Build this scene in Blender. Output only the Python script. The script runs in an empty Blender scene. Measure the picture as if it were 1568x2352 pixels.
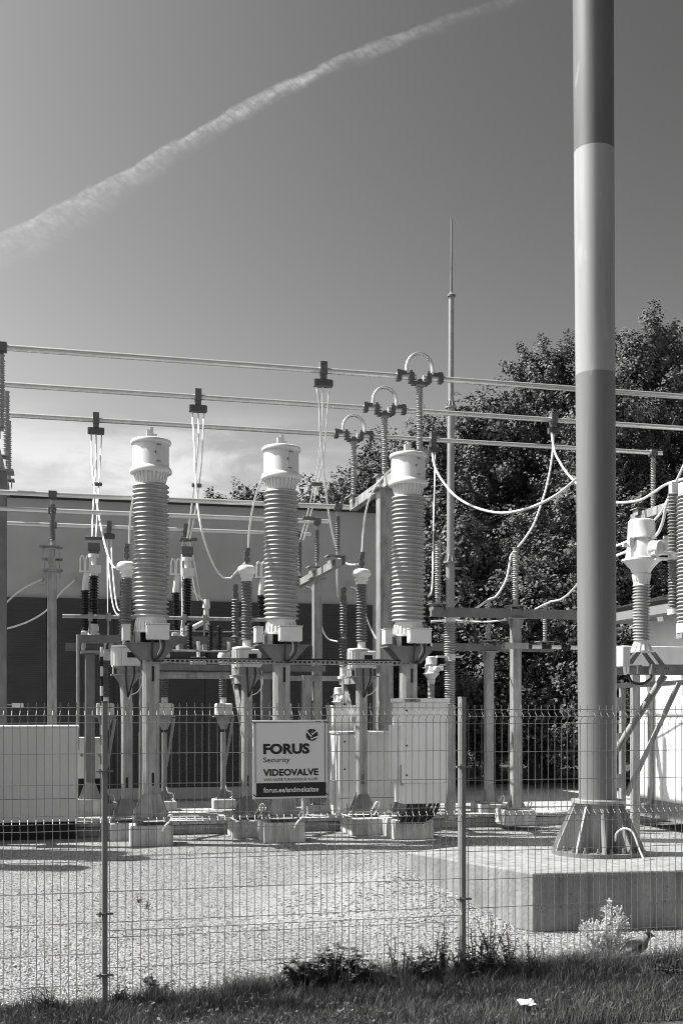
import bpy, bmesh, math, random
import numpy as np
from mathutils import Vector, Matrix

random.seed(7)
rng = np.random.default_rng(11)
sc = bpy.context.scene
COL = sc.collection
PI = math.pi

# ------------------------------------------------------------------ camera numbers
FD, CX, HY, CZ = 2612.0, 784.0, 1630.6, 1.95
TH = math.radians(13.7)                      # the yard is turned 13.7 degrees from the picture plane
U = Vector((math.cos(TH), math.sin(TH), 0))
V = Vector((-math.sin(TH), math.cos(TH), 0))
ZT = 0.18                                    # level of the rear terrace


def at(x, y, Y):
    return Vector(((x - CX) * Y / FD, Y, CZ - (y - HY) * Y / FD))


def yard(p, u=0.0, v=0.0, z=None):
    q = Vector(p) + U * u + V * v
    if z is not None:
        q.z = z
    return q


# ------------------------------------------------------------------ materials (black and white photograph: all greys)
def mat(name, base, rough=0.6, metal=0.0, var=0.0, scale=6.0, stretch=(1, 1, 1), bump=0.0, bscale=40.0, spec=0.5, detail=4.0, streak=0.0, spots=0.0, scuff=0.0):
    m = bpy.data.materials.new(name)
    m.use_nodes = True
    nt = m.node_tree
    b = nt.nodes['Principled BSDF']
    b.inputs['Roughness'].default_value = rough
    b.inputs['Metallic'].default_value = metal
    b.inputs['Specular IOR Level'].default_value = spec
    b.inputs['Base Color'].default_value = (base, base, base, 1)
    if var > 0 or bump > 0:
        tc = nt.nodes.new('ShaderNodeTexCoord')
        mp = nt.nodes.new('ShaderNodeMapping')
        mp.inputs['Scale'].default_value = stretch
        nt.links.new(tc.outputs['Object'], mp.inputs['Vector'])
    if var > 0:
        n = nt.nodes.new('ShaderNodeTexNoise')
        n.inputs['Scale'].default_value = scale
        n.inputs['Detail'].default_value = detail
        n.inputs['Roughness'].default_value = 0.6
        nt.links.new(mp.outputs[0], n.inputs['Vector'])
        r = nt.nodes.new('ShaderNodeMapRange')
        r.inputs['From Min'].default_value = 0.28
        r.inputs['From Max'].default_value = 0.72
        r.inputs['To Min'].default_value = base * (1 - var)
        r.inputs['To Max'].default_value = base * (1 + var)
        nt.links.new(n.outputs['Fac'], r.inputs['Value'])
        cur = r.outputs[0]

        def layer(vec_scale, nscale, f0, f1, t0, t1, cur, op='MULTIPLY'):
            mp2 = nt.nodes.new('ShaderNodeMapping')
            mp2.inputs['Scale'].default_value = vec_scale
            nt.links.new(tc.outputs['Object'], mp2.inputs['Vector'])
            q = nt.nodes.new('ShaderNodeTexNoise')
            q.inputs['Scale'].default_value = nscale
            q.inputs['Detail'].default_value = 4
            nt.links.new(mp2.outputs[0], q.inputs['Vector'])
            g = nt.nodes.new('ShaderNodeMapRange')
            g.inputs['From Min'].default_value = f0
            g.inputs['From Max'].default_value = f1
            g.inputs['To Min'].default_value = t0
            g.inputs['To Max'].default_value = t1
            nt.links.new(q.outputs['Fac'], g.inputs['Value'])
            k = nt.nodes.new('ShaderNodeMath')
            k.operation = op
            nt.links.new(cur, k.inputs[0])
            nt.links.new(g.outputs[0], k.inputs[1])
            return k.outputs[0]

        if streak:
            cur = layer((9, 9, .45), 1.6, .42, .68, 1, 1 - streak, cur)
        if spots:
            cur = layer((1, 1, 1), 42, .62, .70, 1, 1 - spots, cur)
        if scuff:
            cur = layer((3, 3, .9), 1.1, .66, .70, 0, scuff, cur, 'ADD')
        nt.links.new(cur, b.inputs['Base Color'])
    if bump > 0:
        n2 = nt.nodes.new('ShaderNodeTexNoise')
        n2.inputs['Scale'].default_value = bscale
        n2.inputs['Detail'].default_value = 5
        nt.links.new(tc.outputs['Object'], n2.inputs['Vector'])
        bp = nt.nodes.new('ShaderNodeBump')
        bp.inputs['Strength'].default_value = bump
        bp.inputs['Distance'].default_value = 0.02
        nt.links.new(n2.outputs['Fac'], bp.inputs['Height'])
        nt.links.new(bp.outputs[0], b.inputs['Normal'])
    return m


M = {}
M['galv'] = mat('galvanised_steel', 0.34, 0.5, 0.25, 0.3, 9.0, (1, 1, .35), bump=.06, bscale=60, streak=.3)
M['galv_dark'] = mat('weathered_shaded_steel', 0.18, 0.6, 0.2, 0.25, 6.0, (1, 1, .4))  # darker steel; on the left-edge gantry column it stands in for shade
M['white'] = mat('white_paint', 0.64, 0.4, 0, 0.06, 5.0)
M['grey_paint'] = mat('light_grey_paint', 0.68, 0.45, 0, 0.05, 3.0, streak=.08)
M['box_paint'] = mat('aged_grey_paint', 0.56, 0.5, 0, 0.07, 2.0, (1, 1, .5))
M['mid_paint'] = mat('mid_grey_paint', 0.22, 0.5, 0, 0.08, 3.0)
M['porcelain'] = mat('grey_porcelain', 0.38, 0.36, 0, 0.15, 5.0, streak=.15)
M['porcelain_mid'] = mat('weathered_porcelain', 0.17, 0.3, 0, 0.15, 5.0)
M['porcelain_dark'] = mat('dark_glazed_porcelain', 0.012, 0.14, 0)
M['polymer'] = mat('grey_silicone', 0.14, 0.5, 0, 0.1, 5.0)
M['alu'] = mat('aluminium_tube', 0.68, 0.34, 0.65, 0.1, 3.0)
M['alu_dark'] = mat('cast_clamp_metal', 0.13, 0.5, 0.4, 0.2, 30.0)
M['strand'] = mat('bare_conductor', 0.72, 0.42, 0.2, 0.05, 40.0)
M['black'] = mat('black_cable', 0.014, 0.45)
M['dark'] = mat('dark_recess', 0.01, 0.8)
M['concrete'] = mat('concrete', 0.5, 0.85, 0, 0.2, 5.0, (1, 1, .3), bump=.35, bscale=30, streak=.4, spots=.4)
M['concrete_pale'] = mat('pale_concrete', 0.25, 0.85, 0, 0.2, 2.2, (1, 1, 1), bump=.4, bscale=24, streak=.38, spots=.5)
M['fence'] = mat('fence_zinc', 0.21, 0.5, 0.3, 0.15, 20.0)
M['fence_post'] = mat('post_zinc', 0.21, 0.55, 0.15, 0.15, 8.0)
M['wall'] = mat('grey_render', 0.37, 0.85, 0, 0.07, 1.4, (1, 1, 1), bump=.1, bscale=50)
M['white_wall'] = mat('white_render', 0.72, 0.85, 0, 0.04, 2.0, bump=.2, bscale=30)
M['fascia'] = mat('dark_fascia', 0.012, 0.5)
M['mast'] = mat('mast_steel', 0.3, 0.5, 0.2, 0.1, 5.0)
M['pole_light'] = mat('pole_light_section', 0.33, 0.5, 0.1, 0.08, 2.0, (1, 1, .25), streak=.12, scuff=.05)
M['pole_mid'] = mat('pole_lower_section', 0.185, 0.5, 0.1, 0.12, 2.0, (1, 1, .2), streak=.12, scuff=.12)
M['pole_dark'] = mat('pole_upper_section', 0.13, 0.5, 0.1, 0.16, 2.0, (1, 1, .3), streak=.15, scuff=.1)
M['sign'] = mat('sign_face', 0.92, 0.45, 0, 0.02, 4)
M['sign_dark'] = mat('sign_print', 0.02, 0.5)
M['sign_band'] = mat('sign_band', 0.025, 0.5)
M['paper'] = mat('crumpled_paper', 0.8, 0.8)
M['bark'] = mat('bark', 0.07, 0.9, 0, 0.3, 9, (1, 1, .3), bump=.6, bscale=14)
M['crow_black'] = mat('black_feathers', 0.012, 0.45, 0, 0.3, 60)
M['crow_grey'] = mat('grey_feathers', 0.17, 0.7, 0, 0.2, 50, (1, 1, 1))
M['stem'] = mat('weed_stem', 0.07, 0.8)
M['soil'] = mat('soil', 0.045, 0.95, 0, 0.4, 9, bump=.6, bscale=25)


def leaf_mat(name, base, trans=0.25, var=.35, scale=.9):
    m = bpy.data.materials.new(name)
    m.use_nodes = True
    nt = m.node_tree
    nt.nodes.remove(nt.nodes['Principled BSDF'])
    out = nt.nodes['Material Output']
    d = nt.nodes.new('ShaderNodeBsdfPrincipled')
    d.inputs['Roughness'].default_value = 0.6
    d.inputs['Specular IOR Level'].default_value = 0.3
    t = nt.nodes.new('ShaderNodeBsdfTranslucent')
    mx = nt.nodes.new('ShaderNodeMixShader')
    mx.inputs[0].default_value = trans
    g = nt.nodes.new('ShaderNodeNewGeometry')
    r = nt.nodes.new('ShaderNodeMapRange')
    r.inputs['To Min'].default_value = base * (1 - var)
    r.inputs['To Max'].default_value = base * (1 + var)
    nt.links.new(g.outputs['Random Per Island'], r.inputs['Value'])
    nt.links.new(r.outputs[0], d.inputs['Base Color'])
    nt.links.new(r.outputs[0], t.inputs['Color'])
    nt.links.new(d.outputs[0], mx.inputs[1])
    nt.links.new(t.outputs[0], mx.inputs[2])
    nt.links.new(mx.outputs[0], out.inputs['Surface'])
    return m


M['leaf'] = leaf_mat('tree_leaf', 0.092, .08)
M['leaf_dark'] = leaf_mat('dark_tree_leaf', 0.075, .06)
M['grass'] = leaf_mat('grass_blade', 0.09, .22, .6)
M['weed'] = leaf_mat('weed_leaf', 0.07, .15, .5)
M['flower'] = leaf_mat('pale_seed_heads', 0.66, .3, .2)


def gravel_mat(name, lo=0.1, hi=0.62, scale=38.0):
    m = bpy.data.materials.new(name)
    m.use_nodes = True
    nt = m.node_tree
    b = nt.nodes['Principled BSDF']
    b.inputs['Roughness'].default_value = 0.9
    b.inputs['Specular IOR Level'].default_value = 0.2
    tc = nt.nodes.new('ShaderNodeTexCoord')
    v = nt.nodes.new('ShaderNodeTexVoronoi')
    v.inputs['Scale'].default_value = scale
    v.inputs['Randomness'].default_value = 1
    nz = nt.nodes.new('ShaderNodeTexNoise')
    nz.inputs['Scale'].default_value = 17
    nz.inputs['Detail'].default_value = 3
    add = nt.nodes.new('ShaderNodeMixRGB')
    add.blend_type = 'LINEAR_LIGHT'
    add.inputs[0].default_value = 0.025
    nt.links.new(tc.outputs['Object'], nz.inputs['Vector'])
    nt.links.new(tc.outputs['Object'], add.inputs[1])
    nt.links.new(nz.outputs['Color'], add.inputs[2])
    nt.links.new(add.outputs[0], v.inputs['Vector'])
    sx = nt.nodes.new('ShaderNodeSeparateColor')
    nt.links.new(v.outputs['Color'], sx.inputs[0])
    cr = nt.nodes.new('ShaderNodeValToRGB')
    e = cr.color_ramp.elements
    e[0].position, e[0].color = 0.0, (lo, lo, lo, 1)
    e[1].position, e[1].color = 1.0, (hi, hi, hi, 1)
    k = cr.color_ramp.elements.new(0.18)
    k.color = (lo * 2.6, lo * 2.6, lo * 2.6, 1)
    k = cr.color_ramp.elements.new(0.34)
    g = (lo + hi) * .66
    k.color = (g, g, g, 1)
    nt.links.new(sx.outputs[0], cr.inputs[0])
    # larger worn patches
    n2 = nt.nodes.new('ShaderNodeTexNoise')
    n2.inputs['Scale'].default_value = 0.9
    n2.inputs['Detail'].default_value = 4
    nt.links.new(tc.outputs['Object'], n2.inputs['Vector'])
    r2 = nt.nodes.new('ShaderNodeMapRange')
    r2.inputs['From Min'].default_value = .3
    r2.inputs['From Max'].default_value = .7
    r2.inputs['To Min'].default_value = .84
    r2.inputs['To Max'].default_value = 1.08
    nt.links.new(n2.outputs['Fac'], r2.inputs['Value'])
    mu = nt.nodes.new('ShaderNodeMixRGB')
    mu.blend_type = 'MULTIPLY'
    mu.inputs[0].default_value = 1
    nt.links.new(cr.outputs[0], mu.inputs[1])
    nt.links.new(r2.outputs[0], mu.inputs[2])
    nt.links.new(mu.outputs[0], b.inputs['Base Color'])
    bp = nt.nodes.new('ShaderNodeBump')
    bp.inputs['Strength'].default_value = 1.0
    bp.inputs['Distance'].default_value = 0.03
    bp.invert = True
    nt.links.new(v.outputs['Distance'], bp.inputs['Height'])
    nt.links.new(bp.outputs[0], b.inputs['Normal'])
    return m


M['gravel'] = gravel_mat('gravel', .06, .43, 54)
M['gravel_fine'] = gravel_mat('gravel_fine', .2, .6, 50)


def stone_mat():
    m = leaf_mat('gravel_stone', 0.33, 0.0, .75)
    for n in m.node_tree.nodes:
        if n.type == 'BSDF_PRINCIPLED':
            n.inputs['Roughness'].default_value = .85
    return m


M['stone'] = stone_mat()


def cladding_mat():
    m = bpy.data.materials.new('dark_cladding')
    m.use_nodes = True
    nt = m.node_tree
    b = nt.nodes['Principled BSDF']
    b.inputs['Roughness'].default_value = 0.6
    tc = nt.nodes.new('ShaderNodeTexCoord')
    w = nt.nodes.new('ShaderNodeTexWave')
    w.bands_direction = 'Z'
    w.inputs['Scale'].default_value = 9
    w.inputs['Distortion'].default_value = 0
    nt.links.new(tc.outputs['Object'], w.inputs['Vector'])
    n = nt.nodes.new('ShaderNodeTexNoise')
    n.inputs['Scale'].default_value = 2
    nt.links.new(tc.outputs['Object'], n.inputs['Vector'])
    r = nt.nodes.new('ShaderNodeMapRange')
    r.inputs['To Min'].default_value = .022
    r.inputs['To Max'].default_value = .05
    nt.links.new(n.outputs['Fac'], r.inputs['Value'])
    nt.links.new(r.outputs[0], b.inputs['Base Color'])
    bp = nt.nodes.new('ShaderNodeBump')
    bp.inputs['Strength'].default_value = .4
    bp.inputs['Distance'].default_value = .01
    nt.links.new(w.outputs['Fac'], bp.inputs['Height'])
    nt.links.new(bp.outputs[0], b.inputs['Normal'])
    return m


M['cladding'] = cladding_mat()


# ------------------------------------------------------------------ mesh builder
class MB:
    def __init__(self):
        self.v, self.f = [], []

    def _add(self, vs, fs):
        o = len(self.v)
        self.v += [tuple(p) for p in vs]
        self.f += [tuple(i + o for i in q) for q in fs]
        return self

    def box(self, c, s, rz=0.0, m=None):
        hx, hy, hz = s[0] / 2, s[1] / 2, s[2] / 2
        R = m if m is not None else Matrix.Rotation(rz, 3, 'Z')
        c = Vector(c)
        vs = [c + R @ Vector((a * hx, b * hy, d * hz)) for d in (-1, 1) for b in (-1, 1) for a in (-1, 1)]
        return self._add(vs, [(0, 2, 3, 1), (4, 5, 7, 6), (0, 1, 5, 4), (2, 6, 7, 3), (0, 4, 6, 2), (1, 3, 7, 5)])

    def bbox(self, c, s, ch=0.01, rz=0.0):
        """box with all its vertical edges chamfered and a chamfered rim top and bottom"""
        hx, hy, hz = s[0] / 2, s[1] / 2, s[2] / 2
        R = Matrix.Rotation(rz, 3, 'Z')
        c = Vector(c)
        def ring(dx, z):
            a, b = hx - dx, hy - dx
            q = [(-a + ch, -b), (a - ch, -b), (a, -b + ch), (a, b - ch), (a - ch, b), (-a + ch, b), (-a, b - ch), (-a, -b + ch)]
            return [c + R @ Vector((x, y, z)) for x, y in q]
        rings = [ring(ch, -hz), ring(0, -hz + ch), ring(0, hz - ch), ring(ch, hz)]
        vs = [p for r in rings for p in r]
        fs = [tuple(range(7, -1, -1)), tuple(range(24, 32))]
        for k in range(3):
            for i in range(8):
                j = (i + 1) % 8
                fs.append((k * 8 + i, k * 8 + j, k * 8 + 8 + j, k * 8 + 8 + i))
        return self._add(vs, fs)

    def cyl(self, p0, p1, r0, r1=None, seg=12):
        r1 = r0 if r1 is None else r1
        p0, p1 = Vector(p0), Vector(p1)
        d = (p1 - p0).normalized()
        a = d.orthogonal().normalized()
        b = d.cross(a)
        vs = []
        for p, r in ((p0, r0), (p1, r1)):
            for i in range(seg):
                t = 2 * PI * i / seg
                vs.append(p + a * (math.cos(t) * r) + b * (math.sin(t) * r))
        fs = [(i, (i + 1) % seg, seg + (i + 1) % seg, seg + i) for i in range(seg)]
        fs += [tuple(range(seg - 1, -1, -1)), tuple(range(seg, 2 * seg))]
        return self._add(vs, fs)

    def lathe(self, prof, c=(0, 0, 0), seg=24):
        c = Vector(c)
        n = len(prof)
        vs = []
        for r, z in prof:
            for i in range(seg):
                t = 2 * PI * i / seg
                vs.append(c + Vector((math.cos(t) * r, math.sin(t) * r, z)))
        fs = []
        for k in range(n - 1):
            for i in range(seg):
                j = (i + 1) % seg
                fs.append((k * seg + j, k * seg + i, (k + 1) * seg + i, (k + 1) * seg + j))
        fs.append(tuple(range(seg)))
        fs.append(tuple(range((n - 1) * seg + seg - 1, (n - 1) * seg - 1, -1)))
        return self._add(vs, fs)

    def tube(self, pts, r, seg=8):
        pts = [Vector(p) for p in pts]
        n = len(pts)
        vs = []
        a = None
        for k in range(n):
            d = (pts[min(k + 1, n - 1)] - pts[max(k - 1, 0)]).normalized()
            if a is None:
                a = d.orthogonal().normalized()
            a = (a - d * a.dot(d)).normalized()
            b = d.cross(a)
            rr = r[k] if isinstance(r, (list, tuple)) else r
            for i in range(seg):
                t = 2 * PI * i / seg
                vs.append(pts[k] + a * (math.cos(t) * rr) + b * (math.sin(t) * rr))
        fs = []
        for k in range(n - 1):
            for i in range(seg):
                j = (i + 1) % seg
                fs.append((k * seg + i, k * seg + j, (k + 1) * seg + j, (k + 1) * seg + i))
        fs += [tuple(range(seg - 1, -1, -1)), tuple(range((n - 1) * seg, n * seg))]
        return self._add(vs, fs)

    def prism(self, poly, z0, z1):
        n = len(poly)
        vs = [(x, y, z0) for x, y in poly] + [(x, y, z1) for x, y in poly]
        fs = [tuple(range(n - 1, -1, -1)), tuple(range(n, 2 * n))]
        fs += [(i, (i + 1) % n, n + (i + 1) % n, n + i) for i in range(n)]
        return self._add(vs, fs)

    def plate(self, pts, nrm, th):
        """flat polygon given in 3-D, thickened along nrm"""
        nrm = Vector(nrm).normalized() * (th / 2)
        pts = [Vector(p) for p in pts]
        n = len(pts)
        vs = [p - nrm for p in pts] + [p + nrm for p in pts]
        fs = [tuple(range(n - 1, -1, -1)), tuple(range(n, 2 * n))]
        fs += [(i, (i + 1) % n, n + (i + 1) % n, n + i) for i in range(n)]
        return self._add(vs, fs)

    def bar(self, p0, p1, w, h):
        """rectangular bar from p0 to p1, h measured towards the vertical"""
        p0, p1 = Vector(p0), Vector(p1)
        d = (p1 - p0)
        L = d.length
        d.normalize()
        up = Vector((0, 0, 1)) if abs(d.z) < .95 else Vector((0, 1, 0))
        s = d.cross(up).normalized()
        up = s.cross(d)
        R = Matrix((d, s, up)).transposed()
        return self.box((p0 + p1) / 2, (L, w, h), m=R)

    def build(self, name, m, parent=None, smooth=35, origin=None):
        me = bpy.data.meshes.new(name)
        vs = self.v
        if origin is not None:
            o = Vector(origin)
            vs = [tuple(Vector(p) - o) for p in vs]
        me.from_pydata(vs, [], self.f)
        me.materials.append(m)
        bm = bmesh.new()
        bm.from_mesh(me)
        bmesh.ops.recalc_face_normals(bm, faces=bm.faces)
        bm.to_mesh(me)
        bm.free()
        if smooth:
            me.polygons.foreach_set('use_smooth', [True] * len(me.polygons))
            me.set_sharp_from_angle(angle=math.radians(smooth))
        ob = bpy.data.objects.new(name, me)
        COL.objects.link(ob)
        if parent is not None:
            ob.parent = parent
        if origin is not None:
            ob.location = origin
        return ob


def tag(o, label, cat, group=None, kind=None):
    if label:
        o['label'] = label
    if cat:
        o['category'] = cat
    if group:
        o['group'] = group
    if kind:
        o['kind'] = kind
    return o


def thing(name, loc, label, cat, group=None, rz=TH):
    o = bpy.data.objects.new(name, None)
    o.empty_display_size = .2
    COL.objects.link(o)
    o.location = loc
    o.rotation_euler = (0, 0, rz)
    return tag(o, label, cat, group)


def copy_tree(o, parent=None):
    c = o.copy()
    COL.objects.link(c)
    if parent is not None:
        c.parent = parent
    for ch in list(o.children):
        copy_tree(ch, c)
    return c


def dup(root, loc, label, group=None, rz=None):
    c = copy_tree(root)
    c.location = loc
    if rz is not None:
        c.rotation_euler = (0, 0, rz)
    tag(c, label, None, group)
    return c


def smooth_path(pts, n=10):
    """Catmull-Rom through 3-D points"""
    P = [Vector(p) for p in pts]
    P = [P[0] * 2 - P[1]] + P + [P[-1] * 2 - P[-2]]
    out = []
    for i in range(1, len(P) - 2):
        for k in range(n):
            t = k / n
            a, b, c, d = P[i - 1], P[i], P[i + 1], P[i + 2]
            out.append(.5 * ((2 * b) + (c - a) * t + (2 * a - 5 * b + 4 * c - d) * t * t + (3 * b - a - 3 * c + d) * t ** 3))
    out.append(P[-2])
    return out


def text_mesh(body, width=None, height=None, bold=0.0, depth=0.0012, align='LEFT'):
    """text as mesh data lying in local x/z (facing -y), its baseline start at the origin"""
    cu = bpy.data.curves.new('lettering', 'FONT')
    cu.body = body
    cu.align_x = align
    cu.offset = bold
    cu.extrude = 0.0
    cu.resolution_u = 3
    ob = bpy.data.objects.new('lettering_tmp', cu)
    COL.objects.link(ob)
    dg = bpy.context.evaluated_depsgraph_get()
    dg.update()
    me = bpy.data.meshes.new_from_object(ob.evaluated_get(dg))
    bpy.data.objects.remove(ob)
    bpy.data.curves.remove(cu)
    co = np.zeros(len(me.vertices) * 3)
    me.vertices.foreach_get('co', co)
    co = co.reshape(-1, 3)
    x0, x1 = co[:, 0].min(), co[:, 0].max()
    y0, y1 = co[:, 1].min(), co[:, 1].max()
    sx = width / (x1 - x0) if width else None
    sy = height / (y1 - y0) if height else None
    sx = sx or sy
    sy = sy or sx
    out = np.zeros_like(co)
    off = x0 if align == 'LEFT' else (x0 + x1) / 2
    out[:, 0] = (co[:, 0] - off) * sx
    out[:, 2] = (co[:, 1] - y0) * sy
    me.vertices.foreach_set('co', out.ravel())
    me.update()
    me.name = 'lettering'
    return me


def lettering(body, m, parent, loc, rz=0.0, **kw):
    me = text_mesh(body, **kw)
    me.materials.clear()
    me.materials.append(m)
    o = bpy.data.objects.new('lettering', me)
    COL.objects.link(o)
    o.parent = parent
    o.location = loc
    o.rotation_euler = (0, 0, rz)
    return o


def sheds(z0, z1, rc, rs, n, alt=1.0):
    """profile of a shedded insulator from top z1 down to z0"""
    p = (z1 - z0) / n
    prof = [(rc * .98, z1)]
    for k in range(n):
        z = z1 - k * p
        R = rs if k % 2 == 0 else rc + (rs - rc) * alt
        prof += [(rc, z - .04 * p), (rc + (R - rc) * .5, z - .26 * p), (R - .004, z - .50 * p), (R, z - .58 * p), (R - .004, z - .66 * p), (rc + (R - rc) * .4, z - .66 * p), (rc, z - .74 * p)]
    prof.append((rc * .98, z0))
    return prof


def oct_poly(wx, wy, ch):
    a, b = wx / 2, wy / 2
    return [(-a + ch, -b), (a - ch, -b), (a, -b + ch), (a, b - ch), (a - ch, b), (-a + ch, b), (-a, b - ch), (-a, -b + ch)]


# ------------------------------------------------------------------ world, sun, camera
SUN_EL = math.radians(53)
sun_h = Vector((-0.993, 0.12, 0)).normalized()
SUN_DIR = Vector((sun_h.x * math.cos(SUN_EL), sun_h.y * math.cos(SUN_EL), math.sin(SUN_EL)))


def sky_dir(x, y):
    return Vector(((x - CX) / FD, 1, (HY - y) / FD)).normalized()


def make_world():
    w = bpy.data.worlds.new('World')
    sc.world = w
    w.use_nodes = True
    nt = w.node_tree
    L = nt.links.new
    bg = nt.nodes['Background']
    sky = nt.nodes.new('ShaderNodeTexSky')
    sky.sky_type = 'NISHITA'
    sky.sun_disc = False
    sky.sun_elevation = SUN_EL
    # Blender measures sun_rotation clockwise from +Y
    sky.sun_rotation = math.atan2(sun_h.x, sun_h.y)
    sky.air_density = 1.0
    sky.dust_density = 2.6
    sky.ozone_density = 1.5
    sep = nt.nodes.new('ShaderNodeSeparateColor')      # black and white film behind a warm filter
    L(sky.outputs[0], sep.inputs[0])

    def math_n(op, a=None, b=None, c=None, clamp=False):
        n = nt.nodes.new('ShaderNodeMath')
        n.operation = op
        n.use_clamp = clamp
        for i, q in enumerate((a, b, c)):
            if q is None:
                continue
            if isinstance(q, (int, float)):
                n.inputs[i].default_value = q
            else:
                L(q, n.inputs[i])
        return n.outputs[0]

    def mrange(val, a, b, c, d, smooth=True):
        n = nt.nodes.new('ShaderNodeMapRange')
        n.interpolation_type = 'SMOOTHSTEP' if smooth else 'LINEAR'
        n.inputs['From Min'].default_value = a
        n.inputs['From Max'].default_value = b
        n.inputs['To Min'].default_value = c
        n.inputs['To Max'].default_value = d
        L(val, n.inputs['Value'])
        return n.outputs[0]

    def vdot(vec, const):
        n = nt.nodes.new('ShaderNodeVectorMath')
        n.operation = 'DOT_PRODUCT'
        L(vec, n.inputs[0])
        n.inputs[1].default_value = const
        return n.outputs['Value']

    lum = math_n('MINIMUM', math_n('MULTIPLY', math_n('POWER', math_n('DIVIDE', sep.outputs[0], 1.97), 2.2), 2.35), 14.0)
    tc = nt.nodes.new('ShaderNodeTexCoord')
    d = tc.outputs['Generated']
    # contrail: a band along a great circle of the sky
    d0, d1 = sky_dir(0, 534), sky_dir(1130, 2)
    nrm = d0.cross(d1).normalized()
    if nrm.z < 0:
        nrm = -nrm
    tdir = (d1 - d0).normalized()
    mid = tdir.dot((d0 + d1).normalized())
    s = vdot(d, nrm)
    al = math_n('SUBTRACT', vdot(d, tdir), mid)          # about -0.2 .. 0.2 along the trail
    bow = math_n('MULTIPLY_ADD', math_n('MULTIPLY', al, al), -0.16, 0.0050)   # the trail sags away from the circle
    s = math_n('SUBTRACT', s, bow)
    s = math_n('SUBTRACT', s, math_n('MULTIPLY', math_n('SINE', math_n('MULTIPLY_ADD', al, 15.0, .4)), .0035))
    comb = nt.nodes.new('ShaderNodeCombineXYZ')
    L(math_n('MULTIPLY', al, 26), comb.inputs[0])
    L(math_n('MULTIPLY', s, 70), comb.inputs[1])
    n1 = nt.nodes.new('ShaderNodeTexNoise')
    n1.inputs['Scale'].default_value = 1.0
    n1.inputs['Detail'].default_value = 6
    n1.inputs['Roughness'].default_value = .62
    L(comb.outputs[0], n1.inputs['Vector'])
    comb2 = nt.nodes.new('ShaderNodeCombineXYZ')
    L(math_n('MULTIPLY_ADD', s, 190, math_n('MULTIPLY', al, 420)), comb2.inputs[0])
    L(math_n('MULTIPLY_ADD', s, 260, math_n('MULTIPLY', al, 60)), comb2.inputs[1])
    n2 = nt.nodes.new('ShaderNodeTexNoise')
    n2.inputs['Scale'].default_value = .55
    n2.inputs['Detail'].default_value = 5
    n2.inputs['Roughness'].default_value = .6
    L(comb2.outputs[0], n2.inputs['Vector'])
    sw = math_n('ADD', s, math_n('MULTIPLY_ADD', n1.outputs[0], .013, -.0065))
    up = mrange(sw, 0.0012, 0.0040, 1, 0)
    wid = mrange(al, -.22, .05, .032, .0080)
    low = math_n('SUBTRACT', 1, math_n('DIVIDE', math_n('MULTIPLY', sw, -1), wid), clamp=True)
    low = math_n('POWER', low, 1.9)
    low = math_n('MULTIPLY', low, mrange(n1.outputs[0], .25, .7, .45, 1.15))
    band = math_n('MULTIPLY', up, low)
    fib = mrange(n2.outputs[0], .28, .72, .3, 1.0)
    fade = math_n('MULTIPLY', mrange(al, -.01, .26, 1, .06), mrange(al, -.13, -.02, .8, 1))
    trail = math_n('MULTIPLY', math_n('MULTIPLY', band, fib), math_n('MULTIPLY', fade, .50))
    # thin low cloud to the left, just above the roof
    sepd = nt.nodes.new('ShaderNodeSeparateXYZ')
    L(d, sepd.inputs[0])
    mp = nt.nodes.new('ShaderNodeMapping')
    mp.inputs['Scale'].default_value = (7, 7, 22)
    mp.inputs['Rotation'].default_value = (0, .12, 0)
    L(d, mp.inputs['Vector'])
    n3 = nt.nodes.new('ShaderNodeTexNoise')
    n3.inputs['Scale'].default_value = 1.4
    n3.inputs['Detail'].default_value = 7
    n3.inputs['Roughness'].default_value = .58
    n3.inputs['Distortion'].default_value = .4
    L(mp.outputs[0], n3.inputs['Vector'])
    cl = mrange(n3.outputs[0], .38, .62, 0, 1)
    cl = math_n('MULTIPLY', cl, math_n('MULTIPLY', mrange(sepd.outputs[2], .15, .185, .35, 1), mrange(sepd.outputs[2], .20, .265, 1, 0)))
    cl = math_n('MULTIPLY', cl, mrange(sepd.outputs[0], -.10, .05, 1, 0))
    cl = math_n('MULTIPLY', cl, .95)
    fac = math_n('MAXIMUM', trail, cl)
    cloud_v = nt.nodes.new('ShaderNodeValue')
    cloud_v.outputs[0].default_value = 7.0
    mix = math_n('ADD', lum, math_n('MULTIPLY', fac, math_n('SUBTRACT', cloud_v.outputs[0], lum)))
    L(mix, bg.inputs['Color'])
    bg.inputs['Strength'].default_value = 0.065


make_world()
sun = bpy.data.lights.new('sun', 'SUN')
sun.energy = 5.0
sun.angle = math.radians(.5)
sun.color = (1, .995, .985)
so = bpy.data.objects.new('sun', sun)
so.rotation_euler = SUN_DIR.to_track_quat('Z', 'Y').to_euler()
so.location = (-20, 5, 30)
COL.objects.link(so)

cam = bpy.data.cameras.new('camera')
cam.sensor_fit = 'VERTICAL'
cam.sensor_height = 36
cam.sensor_width = 24
cam.lens = 36 * FD / 2352.0
cam.shift_y = (HY - 1176) / 2352.0
cam.clip_start = .1
cam.clip_end = 3000
co_ = bpy.data.objects.new('camera', cam)
co_.location = (0, 0, CZ)
co_.rotation_euler = (PI / 2, 0, 0)
COL.objects.link(co_)
sc.camera = co_
sc.view_settings.view_transform = 'Standard'
sc.view_settings.look = 'None'
sc.view_settings.exposure = 1.0
sc.view_settings.gamma = 1
sc.cycles.filter_width = 1.0

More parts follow.
